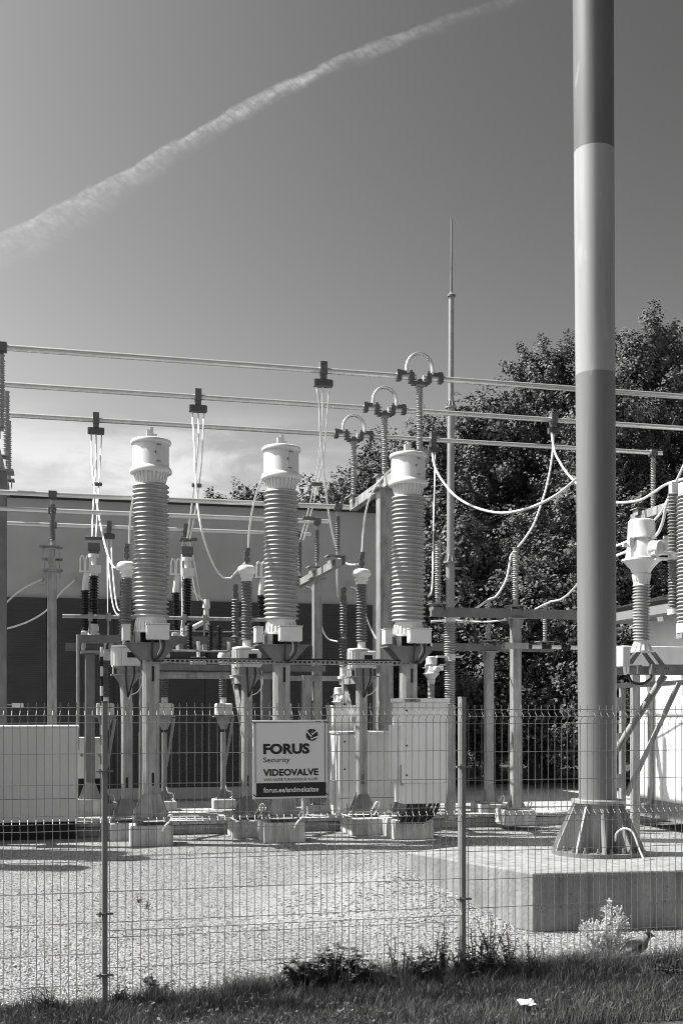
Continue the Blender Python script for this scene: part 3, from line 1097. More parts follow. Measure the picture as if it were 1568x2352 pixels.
def make_arrester():
    t = thing('surge_arrester', (0, 0, 0), 'x', 'surge arrester', 'slender grey surge arresters behind the voltage transformers')
    MB().cyl((0, 0, 2.47), (0, 0, 2.52), .1, seg=16).cyl((0, 0, 2.52), (0, 0, 2.68), .06, seg=16).build('base', M['white'], t)
    MB().lathe(sheds(2.67, 3.18, .042, .078, 11, .8), seg=20).lathe(sheds(3.22, 3.78, .042, .072, 12, .8), seg=20).build('housing', M['polymer'], t, smooth=22)
    MB().cyl((0, 0, 3.17), (0, 0, 3.23), .05, seg=16).build('joint', M['alu_dark'], t)
    MB().box((0, 0, 3.83), (.09, .07, .1)).box((0, 0, 3.96), (.08, .06, .1)).cyl((0, 0, 3.76), (0, 0, 4.02), .03, seg=12).build('terminal', M['alu_dark'], t)
    return t


ar = make_arrester()
ARL = ['grey surge arrester half hidden behind the left slim voltage transformer', 'slender grey surge arrester standing left of the middle slim voltage transformer', 'slender grey surge arrester between the small gantry and the right slim voltage transformer']
AR_POS = [yard(p, 0, 1.2) for p in VT_POS]
for i, p in enumerate(AR_POS):
    o = ar if i == 0 else copy_tree(ar)
    o.location = p
    tag(o, ARL[i], None)
# ------------------------------------------------------------------ conductors from the bars
DW = 'droppers from the upper busbars'
R1 = .0165


def local_at(q, u, dz):
    return yard(q, u) + Vector((0, 0, dz))


# clamp 3 (left): one to the left voltage transformer, two to the disconnector
q = DC[3]
wire([local_at(q, -.09, -.26), at(211, 1050, 20.3), at(216, 1110, 19.8), at(227, 1180, 19.0), at(240, 1245, 18.0), at(254, 1290, 17.4), at(268, 1306, 17.1), at(284, 1308, 17.05)], R1, 'thick pale conductor swooping from the leftmost clamp to the left voltage transformer', group=DW)
wire([local_at(q, 0, -.26), at(222, 1060, 20.6), at(218, 1112, 20.2), at(214, 1180, 19.8), at(212, 1238, 19.4)], R1 * .8, 'left of the paired conductors dropping from the leftmost clamp', group=DW)
wire([local_at(q, .10, -.26), at(232, 1030, 20.6), at(229, 1090, 20.3), at(225, 1160, 19.8), at(221, 1238, 19.4)], R1 * .8, 'right of the paired conductors dropping from the leftmost clamp', group=DW)
q = DC[2]
wire([local_at(q, -.10, -.26), at(446, 1010, 18.6), at(449, 1090, 18.2), at(454, 1160, 17.9), at(464, 1220, 17.7), at(478, 1268, 17.9), at(495, 1306, 18.3), at(512, 1326, 18.7), at(528, 1328, 18.76)], R1, 'thick pale conductor swooping from the second clamp to a surge arrester', group=DW)
wire([local_at(q, 0, -.26), at(456, 1000, 18.8), at(452, 1060, 18.8), at(446, 1115, 18.9), at(438, 1180, 19.2), at(430, 1240, 19.6)], R1 * .8, 'left of the paired conductors dropping from the second clamp', group=DW)
wire([local_at(q, .10, -.26), at(466, 1000, 18.8), at(463, 1060, 18.8), at(457, 1115, 18.9), at(446, 1190, 19.2), at(436, 1240, 19.6)], R1 * .8, 'right of the paired conductors dropping from the second clamp', group=DW)
q = DC[1]
wire([local_at(q, -.10, -.26), at(733, 930, 17.6), at(736, 1000, 17.7), at(743, 1080, 18.0), at(752, 1160, 18.5), at(762, 1220, 18.9), at(773, 1262, 19.15)], R1, 'thick pale conductor dropping from the third clamp towards a surge arrester', group=DW)
wire([local_at(q, 0, -.26), at(740, 960, 17.9), at(733, 1050, 18.5), at(722, 1110, 18.9), at(706, 1180, 19.4), at(690, 1238, 19.8)], R1 * .8, 'left of the paired conductors dropping from the third clamp', group=DW)
wire([local_at(q, .10, -.26), at(751, 960, 17.9), at(743, 1050, 18.5), at(730, 1110, 18.9), at(714, 1180, 19.4), at(697, 1240, 19.8)], R1 * .8, 'right of the paired conductors dropping from the third clamp', group=DW)
wire([at(776, 1280, 19.2), at(786, 1290, 19.0), at(805, 1297, 18.5), at(826, 1296, 18.05)], R1, 'short thick conductor from the right surge arrester to its voltage transformer')
wire([at(774, 1290, 19.25), at(774, 1340, 19.28), at(776, 1372, 19.3)], R1 * .9, 'vertical conductor above the right surge arrester')
wire([at(530, 1328, 18.75), at(545, 1312, 18.3), at(566, 1290, 17.6)], R1, 'short thick conductor from the middle surge arrester to its voltage transformer')
# voltage transformers up to the current transformers' tops
wire([at(570, 1270, 17.55), at(572, 1225, 17.5), at(579, 1175, 17.4), at(590, 1130, 17.2), at(604, 1098, 17.05), at(622, 1075, 17.1)], R1 * .9, 'curved conductor rising from the middle voltage transformer behind the middle current transformer')
wire([at(830, 1285, 18), at(834, 1220, 18), at(841, 1170, 17.9), at(855, 1130, 17.7), at(876, 1100, 17.6), at(900, 1075, 17.65)], R1 * .9, 'curved conductor rising from the right voltage transformer behind the right current transformer')
wire([at(297, 1258, 17.1), at(298, 1215, 17.05), at(302, 1170, 16.9), at(312, 1120, 16.85)], R1 * .9, 'curved conductor rising behind the left current transformer')
# to the right of the current transformers
SG = 'long sagging conductors before the trees'
q = DC[4]
img_wire([(991, 1036), (999, 1075), (1018, 1108), (1046, 1140), (1085, 1163), (1130, 1176), (1170, 1177), (1225, 1163), (1275, 1138), (1318, 1104), (1345, 1078)], q.y, 15.5, .022, 'bright conductor sagging deepest before the trees, left of the tall pole', group=SG)
img_wire([(999, 1036), (998, 1100), (995, 1200), (993, 1320), (990, 1360), (983, 1370)], q.y, 18.2, .014, 'thin conductor hanging straight down right of the right current transformer')
q = DC[5]
img_wire([(1265, 990), (1272, 1035), (1285, 1062), (1300, 1085), (1325, 1112), (1360, 1140)], q.y, 18, .02, 'short bright conductor from the clamp vanishing behind the tall pole', group=SG)
img_wire([(1271, 990), (1267, 1050), (1255, 1115), (1238, 1170), (1222, 1210), (1200, 1243), (1182, 1264), (1172, 1278), (1168, 1305), (1160, 1335), (1140, 1368), (1122, 1377), (1100, 1392), (1070, 1410), (1030, 1424), (990, 1427)], q.y, 19.6, .02, 'long conductor hanging from the clamp over two insulators before the trees', group=SG)
img_wire([(1262, 1382), (1290, 1375), (1318, 1350), (1345, 1310)], 18.8, 17.5, .015, 'thin conductor curving from the small insulator up behind the tall pole', group=SG)
img_wire([(1262, 1383), (1240, 1393), (1215, 1407), (1180, 1420), (1120, 1428), (1060, 1426), (1037, 1424)], 18.8, 19.4, .015, 'thin conductor from the small insulator running left to the stacked insulator', group=SG)
img_wire([(1345, 1140), (1385, 1152), (1430, 1154), (1470, 1148), (1500, 1131), (1530, 1112), (1575, 1098)], 16.2, 13, .017, 'bright conductor right of the tall pole rising to the right edge', group=SG)
img_wire([(1380, 1260), (1412, 1254), (1440, 1243), (1458, 1233)], 13.8, 13.0, .015, 'upper short conductor reaching the right voltage transformer from the pole', group=SG)
img_wire([(1380, 1286), (1412, 1277), (1445, 1264), (1462, 1258)], 13.8, 13.0, .017, 'lower short conductor reaching the right voltage transformer from the pole', group=SG)
img_wire([(1492, 1240), (1510, 1224), (1522, 1195), (1528, 1165), (1540, 1140), (1575, 1110)], 12.9, 12.4, .017, 'conductor rising steeply from the right voltage transformer to the right edge')
img_wire([(1575, 1055), (1555, 1098), (1535, 1140), (1518, 1175), (1500, 1196)], 12.6, 13.1, .014, 'straight conductor slanting down to the cap of the right voltage transformer')


def spacer(x, y, Y, w, label):
    p = at(x, y, Y)
    o = MB().bbox((0, 0, 0), (w, .06, .06), .008).build('conductor_spacer', M['alu_dark'])
    o.location = p
    o.rotation_euler = (0, 0, TH)
    tag(o, label, 'spacer', 'spacers clamped on paired conductors')


spacer(224, 1112, 20.1, .17, 'spacer on the paired droppers above the left current transformer')
spacer(452, 1115, 18.85, .16, 'spacer on the paired droppers between left and middle current transformers')
spacer(727, 1112, 18.9, .2, 'spacer on the paired droppers right of the middle current transformer')
spacer(709, 1190, 19.45, .22, 'lower spacer on the droppers beside the middle current transformer')
spacer(216, 1236, 19.4, .30, 'dark spacer above the left dark insulator')
spacer(433, 1238, 19.6, .30, 'dark spacer above the second dark insulator')

# from the small clamps on the lowest lower bar
img_wire([(247, 1240), (247, 1320), (248, 1400), (249, 1470)], LC1.y, 19.0, .006, 'very thin earth wire hanging left of the left voltage transformer')
img_wire([(247, 1238), (250, 1300), (256, 1365), (263, 1400), (272, 1412), (285, 1405)], LC1.y, 19.2, .013, 'left strand of the white looped pair beside the left voltage transformer')
img_wire([(256, 1238), (258, 1290), (263, 1350), (269, 1392), (277, 1404), (287, 1398)], LC1.y, 19.2, .013, 'right strand of the white looped pair beside the left voltage transformer')
img_wire([(420, 1230), (417, 1300), (419, 1400), (415, 1460)], LC2.y, 19.4, .008, 'very thin wire hanging behind the second dark insulator')
img_wire([(428, 1230), (437, 1290), (446, 1345), (455, 1380)], LC2.y, 20.5, .012, 'left pale conductor slanting down to the rear disconnector')
img_wire([(432, 1230), (446, 1290), (455, 1345), (460, 1378)], LC2.y, 20.5, .012, 'right pale conductor slanting down to the rear disconnector')

def striped(mb, parent, first=0):
    o = mb.build('striped_rod', M['white'], parent, smooth=50)
    o.data.materials.append(M['dark'])
    for i, p in enumerate(o.data.polygons):
        p.material_index = ((i // 12) + first) % 2
    return o


# ------------------------------------------------------------------ disconnector bank on a steel frame (left)
D0 = Vector(((207 - CX) * 19.2 / FD, 19.2, ZT))
t = thing('disconnector_gantry', D0, 'galvanised steel frame carrying the dark insulators, left of the left current transformer', 'steel frame')
for u in (0.0, 3.0):
    MB().prism([(x + u, y) for x, y in oct_poly(.16, .16, .012)], .26, 2.72).build('column', M['galv_dark'], t)
    MB().box((u, 0, .26), (.4, .4, .02)).build('base_plate', M['galv'], t)
    MB().box((u, 0, 2.74), (.3, .7, .03)).build('head_plate', M['galv'], t)
    MB().plate([(u - .19, -.085, .27), (u + .19, -.085, .27), (u + .085, -.085, .55), (u - .085, -.085, .55)], (0, 1, 0), .012).build('gusset', M['galv'], t)
MB().box((1.55, -.36, 2.95), (3.45, .012, .13)).box((1.55, -.335, 3.01), (3.45, .06, .012)).box((1.55, -.335, 2.89), (3.45, .06, .012)).build('front_channel', M['galv_dark'], t)
MB().box((1.45, .40, 2.85), (3.7, .012, .13)).box((1.45, .37, 2.91), (3.7, .06, .012)).box((1.45, .37, 2.79), (3.7, .06, .012)).build('rear_channel', M['galv_dark'], t)
for u in (-.1, .35, 1.5, 1.9, 3.0):
    MB().box((u, .02, 2.84), (.06, .78, .09)).build('cross_member', M['galv'], t)
MB().cyl((-.45, -.34, 3.32), (3.4, -.34, 3.32), .034, seg=12).build('drive_shaft', M['galv'], t)
MB().cyl((.75, -.1, 3.12), (3.3, -.1, 3.12), .012, seg=8).build('linkage_rod', M['galv'], t)
striped(MB().tube([(.185, -.30, 2.82 - .163 * i) for i in range(14)], .027, 12), t)
MB().cyl((-.2, -.30, 3.02), (-.2, -.30, 1.1), .026, seg=12).build('guide_tube', M['galv'], t)
for u, v in ((0, -.34), (1.55, -.34), (3.08, -.34), (.3, -.34), (1.9, -.34)):
    MB().box((u, v, 3.32), (.07, .1, .13)).box((u - .01, v, 3.16), (.03, .03, .26)).build('shaft_bearing', M['galv'], t)
footing(Vector((D0.x, D0.y, ZT - .1)), (.55, .5, .36), 'concrete footing under the column of the steel frame beside the grey box')

dp = thing('disconnector_pole', (0, 0, 0), 'x', 'insulator', 'dark glazed disconnector insulators')
MB().cyl((0, 0, 0), (0, 0, .05), .10, seg=20).cyl((0, 0, .05), (0, 0, .20), .075, seg=20).box((0, -.02, .12), (.17, .14, .08)).build('base_cap', M['grey_paint'], dp)
MB().lathe(sheds(.19, 1.02, .058, .088, 18, .8), seg=28).build('porcelain', M['porcelain_dark'], dp, smooth=22)
MB().cyl((0, 0, 1.0), (0, 0, 1.12), .065, seg=16).box((.02, -.05, 1.12), (.2, .05, .14)).cyl((0, 0, 1.12), (0, 0, 1.40), .045, seg=14).cyl((0, 0, 1.32), (0, 0, 1.38), .09, seg=16).build('top_fitting', M['grey_paint'], dp)
MB().box((.0, 0, 1.50), (.20, .10, .13)).box((.0, -.0, 1.41), (.16, .09, .04)).build('terminal_block', M['alu_dark'], dp)
DPF = [(216, 19.2, 'leftmost dark glazed insulator with dark terminal block, nearer of its pair'), (430, 19.62, 'dark glazed insulator with dark terminal block between left and middle transformers'), (642, 20.05, 'dark glazed insulator hidden behind the middle current transformer')]
zb = 3.20
for i, (x, Y, lab) in enumerate(DPF):
    o = dp if i == 0 else copy_tree(dp)
    o.location = ((x - CX) * Y / FD, Y, zb)
    tag(o, lab, None)
dq = thing('disconnector_pole', (0, 0, 0), 'x', 'insulator', 'dark glazed disconnector insulators')
MB().cyl((0, 0, 0), (0, 0, .20), .07, seg=20).box((0, -.05, .14), (.14, .2, .07)).build('base_cap', M['grey_paint'], dq)
MB().lathe(sheds(.19, .92, .054, .082, 16, .8), seg=28).build('porcelain', M['porcelain_dark'], dq, smooth=22)
MB().cyl((0, 0, .9), (0, 0, 1.0), .058, seg=16).cyl((0, 0, 1.0), (.03, 0, 1.22), .05, .055, seg=14).cyl((0, 0, 1.18), (.16, 0, 1.10), .04, seg=12).build('top_fitting', M['grey_paint'], dq)
lp = MB()
for dx in (-.045, .05):
    lp.tube([(dx - .04 * math.cos(PI * i / 10), 0, 1.42 + .10 * math.sin(PI * i / 10)) if 0 < i < 10 else (dx - .04 * math.cos(PI * i / 10), 0, 1.22) for i in range(11)], .016, 8)
lp.box((0, 0, 1.24), (.2, .1, .03))
lp.build('arcing_loop', M['alu'], dq)
DQF = [(196, 20.0, 'dark glazed insulator with two small loops on top, left and behind the leftmost one'), (404, 20.4, 'dark glazed insulator with two small loops on top, right of the left current transformer'), (600, 20.85, 'dark glazed insulator with two loops, just left of the middle current transformer')]
for i, (x, Y, lab) in enumerate(DQF):
    o = dq if i == 0 else copy_tree(dq)
    o.location = ((x - CX) * Y / FD, Y, zb - .06)
    tag(o, lab, None)

# rear / lower frame between left and middle transformers
F0 = Vector(((350 - CX) * 18.6 / FD, 18.6, ZT))
t = thing('rear_gantry', F0, 'long double beamed steel frame behind the cable tray with round lower pipe', 'steel frame')
for u in (-.12, 2.62):
    MB().prism([(x + u, y + .25) for x, y in oct_poly(.15, .15, .012)], .02, 2.36).build('column', M['galv'], t)
MB().box((1.3, .02, 2.47), (3.2, .08, .10)).build('upper_beam', M['galv_dark'], t)
MB().cyl((-.25, .02, 2.345), (2.25, .02, 2.345), .062, seg=20).build('lower_pipe', M['galv'], t)
MB().box((2.8, .25, 2.31), (1.1, .1, .085)).build('lower_beam', M['galv'], t)
MB().cyl((-.1, -.1, 2.74), (2.1, -.1, 2.74), .016, seg=8).build('linkage_rod', M['galv'], t)
for u in (.75, 1.25, 1.55):
    MB().box((u, -.04, 2.58), (.24, .14, .12)).cyl((u, -.04, 2.64), (u, -.04, 2.9), .03, seg=10).build('crank', M['white'], t)
for u, v in ((.62, .05), (.96, .05), (1.15, .4)):
    MB().lathe(sheds(2.76, 3.2, .038, .06, 10, .8), c=(u, v, 0), seg=16).build('insulator', M['porcelain_dark'], t, smooth=22)

# small fork contact on a post (right of the second pair)
t = thing('contact_post', at(474, 1500, 20.8), 'short pale disconnector contact with slanting arm between the left and middle transformers', 'contact post')
MB().lathe(sheds(-.2, .42, .045, .075, 12, .8), seg=20).build('porcelain', M['porcelain_dark'], t, smooth=22)
MB().cyl((0, 0, .42), (0, 0, .82), .05, seg=14).cyl((0, 0, .82), (.01, 0, .98), .075, .05, seg=14).cyl((0, 0, .9), (-.48, 0, 1.35), .016, seg=8).cyl((-.02, 0, .58), (-.32, 0, .42), .045, seg=12).box((-.38, 0, .40), (.14, .12, .12)).build('contact_head', M['white'], t)
# ------------------------------------------------------------------ low stand-alone arresters in a row near the hall
la = thing('stand_arrester', (0, 0, 0), 'x', 'surge arrester', 'low arresters on slim stands before the hall')
MB().prism(oct_poly(.085, .085, .008), .17, 1.35).build('stand_leg', M['galv'], la)
MB().plate([(-.11, -.05, .17), (.11, -.05, .17), (.045, -.05, .33), (-.045, -.05, .33)], (0, 1, 0), .01).box((0, 0, .16), (.26, .26, .02)).build('base_plate', M['galv_dark'], la)
MB().plate([(-.14, -.045, 1.62), (.14, -.045, 1.62), (.05, -.045, 1.40), (-.05, -.045, 1.40)], (0, 1, 0), .01).box((0, 0, 1.63), (.36, .3, .02)).build('mounting_bracket', M['galv'], la)
MB().bar((.17, 0, 1.6), (.03, 0, .75), .05, .05).build('strut', M['galv'], la)
MB().bbox((0, -.02, 1.76), (.3, .26, .22), .02).cyl((0, 0, 1.86), (0, 0, 1.97), .06, seg=16).build('mechanism_box', M['white'], la)
MB().lathe(sheds(1.96, 2.62, .055, .085, 19, .9), c=(0, 0, 0), seg=24).build('porcelain', M['porcelain_mid'], la, smooth=22)
MB().lathe([(.04, 2.80), (.08, 2.78), (.10, 2.74), (.10, 2.66), (.09, 2.60)], seg=20).cyl((0, 0, 2.78), (0, 0, 2.95), .02, seg=8).box((0, -.02, 2.9), (.05, .05, .06)).build('head', M['white'], la)
MB().tube(smooth_path([(.03, -.06, .4), (.06, -.1, .3), (.13, -.1, .28), (.15, -.1, .2), (.1, -.12, .16)], 6), .01, 8).build('earth_strap', M['strand'], la)
LAF = [(242, 19.6, 'low arrester on a slim stand behind the left fence post'), (378, 20.05, 'low arrester on a slim stand seen between the left transformer column and the fence middle'), (513, 20.5, 'low arrester on a slim stand standing free left of the sign'), (648, 20.95, 'low arrester on a slim stand behind the sign')]
for i, (x, Y, lab) in enumerate(LAF):
    o = la if i == 0 else copy_tree(la)
    p = Vector(((x - CX) * Y / FD, Y, ZT + .02))
    o.location = p
    tag(o, lab, None)
    footing(Vector((p.x, p.y, ZT - .1)), (.40, .40, .27), ['concrete footing far back behind the left fence post', 'concrete footing far back, just right of the left transformer column', 'concrete footing standing free far back, left of the sign', 'concrete footing far back behind the sign'][i])
footing(Vector((LBAR[2].x, LBAR[2].y, ZT - .1)), (.45, .45, .24), 'concrete footing of the smaller gantry, just right of the sign foot')
q = yard(LBAR[2], -4.42)
footing(Vector((q.x, q.y, ZT - .1)), (.45, .45, .24), 'concrete footing of the left small gantry behind the grey box')

# ------------------------------------------------------------------ cabinets
def cabinet(name, p, w, d, z0, z1, label, lid=.05, over=.03, skirt=0.0, m='grey_paint', group='grey control cabinets', locks=True, handle=False):
    t = thing(name, p, label, 'cabinet', group)
    MB().bbox((0, 0, (z0 + skirt + z1 - lid) / 2), (w, d, z1 - lid - z0 - skirt), .006).build('body', M[m], t)
    if lid:
        MB().bbox((0, 0, z1 - lid / 2), (w + over * 2, d + over * 2, lid), .008).build('lid', M[m], t)
    if skirt:
        MB().bbox((0, 0, z0 + skirt / 2), (w - .05, d - .04, skirt), .004).build('skirt', M[m], t)
    if locks:
        mb = MB()
        for z in (z0 + skirt + .12, (z0 + z1) / 2 + .08, z1 - lid - .12):
            mb.cyl((-w * .40, -d / 2 - .008, z), (-w * .40, -d / 2, z), .014, seg=10)
        mb.build('lock', M['dark'], t)
    return t


p = yard(CT_POS[2], .02, -.52)
t = cabinet('control_cabinet', p, .70, .50, .58, 2.12, 'tall pale cabinet with 10PT2 on its lid, mounted before the right transformer column', .06, .025, .30)
tp = MB().box((-.2, -.2755, 2.088), (.24, .003, .048)).build('tag_plate', M['mid_paint'], t)
lettering('10PT2', M['dark'], tp, (-.24, -.2775, 2.074), height=.028, bold=.03)
MB().box((-.38, .02, 1.33), (.06, .40, .80)).build('side_cover', M['white'], t)
MB().box((-.354, -.215, 1.0), (.008, .05, .30)).build('handle', M['mid_paint'], t)
MB().box((0, .27, 1.4), (.5, .12, .05)).box((0, .27, .8), (.5, .12, .05)).build('mounting_rail', M['galv'], t)
c_ = []
for i in range(8):
    x = -.22 + i * .066
    MB().tube(smooth_path([(x + .06, 0, .62), (x + .03, .02, .48), (x - .04, .03, .38), (x - .06 - .02 * i, .05, .27)], 6), .022 + .006 * (i % 2), 8).build('cable', M['black'], t)
q = at(828, 1869, 18.3)
t = cabinet('control_cabinet', at(832, 1630.6, 18.8) - Vector((0, 0, CZ)), .94, .6, .22, 1.60, 'wide low pale cabinet behind the right slim voltage transformer column', .045, .02, 0.0)
MB().box((-.505, 0, .6), (.07, .2, .4)).build('side_cover', M['white'], t)
MB().box((0, -.303, .52), (.92, .004, .006)).build('door_seam', M['dark'], t)
MB().box((-.25, -.3245, 1.578), (.16, .004, .03)).build('tag_plate', M['mid_paint'], t)
t = cabinet('control_cabinet', Vector((at(787, 0, 19.5).x, 19.5, 0)), .46, .5, .2, 2.03, 'narrow pale cabinet rising behind the wide low cabinet, right of the sign', .03, .012)
# big grey box at the far left on a dark plinth
p = Vector(((40 - CX) * 17.2 / FD, 17.25, 0))
p = Vector((at(178, 0, 17.4).x, 17.45, 0)) - U * 1.25
t = thing('equipment_box', p, 'wide mid grey steel box on a dark plinth at the left edge behind the fence', 'equipment box')
MB().bbox((0, 0, .98), (2.5, .7, 1.42), .012).build('body', M['box_paint'], t)
MB().bbox((0, 0, 1.70), (2.53, .73, .035), .01).build('lid', M['white'], t)
MB().box((0, .02, .14), (2.4, .6, .28)).build('plinth', M['dark'], t)
MB().box((0, -.3515, .62), (2.45, .003, .006)).build('seam', M['dark'], t)
# pale motor drive boxes on the frame column
for x, lab, w in ((188, 'pale motor box left of the steel frame column', .26), (229, 'pale motor box right of the steel frame column', .2)):
    p = at(x, 1740, 19.5)
    t = thing('motor_box', p, lab, 'motor box', 'motor boxes beside the steel frame column')
    MB().bbox((0, 0, 0), (w, .3, .7), .01).build('body', M['grey_paint'], t)
    MB().bbox((0, .02, -.55), (w, .24, .42), .02).build('lower_housing', M['dark'], t)
    MB().box((0, .2, -.05), (.06, .12, .3)).build('mounting_rail', M['galv'], t)
    MB().cyl((.0, -.152, 0.05), (.0, -.158, 0.05), .03, seg=12).build('lock', M['mid_paint'], t)
# ------------------------------------------------------------------ right hand portals before the trees
def portal(base, w, ztop, u0, u1, bh, label):
    t = thing('support_portal', Vector((base.x, base.y, ZT)), label, 'support frame', 'T shaped steel supports before the trees')
    MB().prism(oct_poly(w, w, .01), .18, ztop - bh - ZT).build('column', M['galv'], t)
    MB().box(((u0 + u1) / 2, 0, ztop - bh / 2 - ZT), (u1 - u0, .09, bh)).build('beam', M['galv_dark'], t)
    mb = MB().box((0, 0, ztop - bh - ZT - .008), (w * 2, w * 1.6, .016))
    for s_ in (-1, 1):
        mb.plate([(s_ * w / 2, 0, ztop - bh - ZT - .02), (s_ * w * 1.0, 0, ztop - bh - ZT - .02), (s_ * w / 2, 0, ztop - bh - ZT - .2)], (0, 1, 0), .01)
        MB().plate([(s_ * w / 2, 0, .18), (s_ * (w / 2 + .1), 0, .18), (s_ * w / 2, 0, .4)], (0, 1, 0), .01).build('foot_gusset', M['galv'], t)
    mb.build('gusset', M['galv'], t)
    MB().box((0, 0, .17), (w * 2.6, w * 2.6, .02)).build('base_plate', M['galv'], t)
    MB().tube(smooth_path([(.16, -.08, .18), (.2, -.1, .27), (.24, -.1, .26), (.22, -.12, .17)], 6), .011, 8).build('earth_strap', M['strand'], t)
    return t


P1 = Vector(((1183 - CX) * 18.6 / FD, 18.6, 0))
P2 = Vector(((1122 - CX) * 19.8 / FD, 19.8, 0))
t = portal(P1, .15, 3.60, -1.45, 1.6, .15, 'nearer T shaped steel support with black and white striped rod, left of the tall pole')
striped(MB().tube([(.05 + .17 * i, -.14, 2.80 - .001 * i) for i in range(9)], .034, 12), t, 1)
MB().box((-.05, -.13, 2.81), (.42, .1, .10)).build('rod_bracket', M['galv'], t)
portal(P2, .14, 3.10, -1.05, 1.2, .13, 'farther T shaped steel support, first one right of the stacked insulator')
footing(Vector((P1.x, P1.y, ZT - .1)), (.52, .5, .25), 'concrete footing under the nearer T shaped support')
footing(Vector((P2.x, P2.y, ZT - .1)), (.5, .5, .25), 'concrete footing under the farther T shaped support')
pm = insulator_proto(.95, .036, .06, 23, M['porcelain'], seg=18)
RI = 'post insulators on the T shaped supports'
q = yard(P1, 0, 0, 3.66)
pm.location = q
tag(pm, 'tall grey insulator on the nearer T shaped support, before the dark trees', None, RI)
pr = insulator_proto(.70, .026, .047, 18, M['porcelain'], seg=16)
q = yard(P2, 0, 0, 3.16)
pr.location = q
tag(pr, 'shorter grey insulator over the farther T shaped support column', None, RI)
q = yard(P2, 1.05, 0, 3.16)
dup(pr, q, 'shorter grey insulator at the beam end nearest the tall pole', RI)
q = yard(P1, -1.33, 0, 3.66)
dup(pm, q, 'grey insulator half hidden behind the right current transformer', RI)
for (p, u, z) in ((P1, 0, 3.63), (P2, 0, 3.13), (P2, 1.05, 3.13), (P1, -1.33, 3.63)):
    q = yard(p, u, 0, z)
    o = MB().box((0, 0, .022), (.30, .26, .014)).box((-.11, 0, -.03), (.012, .2, .1)).box((.11, 0, -.03), (.012, .2, .1)).build('insulator_seat', M['galv'])
    o.location = q
    o.rotation_euler = (0, 0, TH)
    tag(o, {0: 'steel seat under the tall insulator on the nearer T support', 1: 'steel seat under the insulator on the farther T support', 2: 'steel seat under the insulator at the beam end near the pole', 3: 'steel seat at the left beam end beside the right transformer'}[[(P1, 0), (P2, 0), (P2, 1.05), (P1, -1.33)].index((p, u))], 'bracket', 'steel seats under insulators')

# stacked insulator beside the mast and slim VT behind the 10PT2 cabinet
si = thing('stacked_insulator', Vector((at(1033, 0, 18.4).x, 18.4, ZT)), 'tall two part stacked grey insulator right of the 10PT2 cabinet', 'insulator')
MB().prism(oct_poly(.14, .14, .01), .0, 1.85).build('stand', M['galv'], si)
MB().lathe(sheds(1.86, 2.58, .065, .098, 19, .9), seg=24).lathe(sheds(2.66, 3.2, .07, .105, 14, .9), seg=24).build('porcelain', M['porcelain'], si, smooth=22)
MB().cyl((0, 0, 2.57), (0, 0, 2.67), .085, seg=20).box((-.02, 0, 2.63), (.42, .1, .03)).cyl((0, 0, 3.19), (0, 0, 3.26), .085, seg=20).box((.02, 0, 3.27), (.2, .08, .03)).build('fitting', M['white'], si)


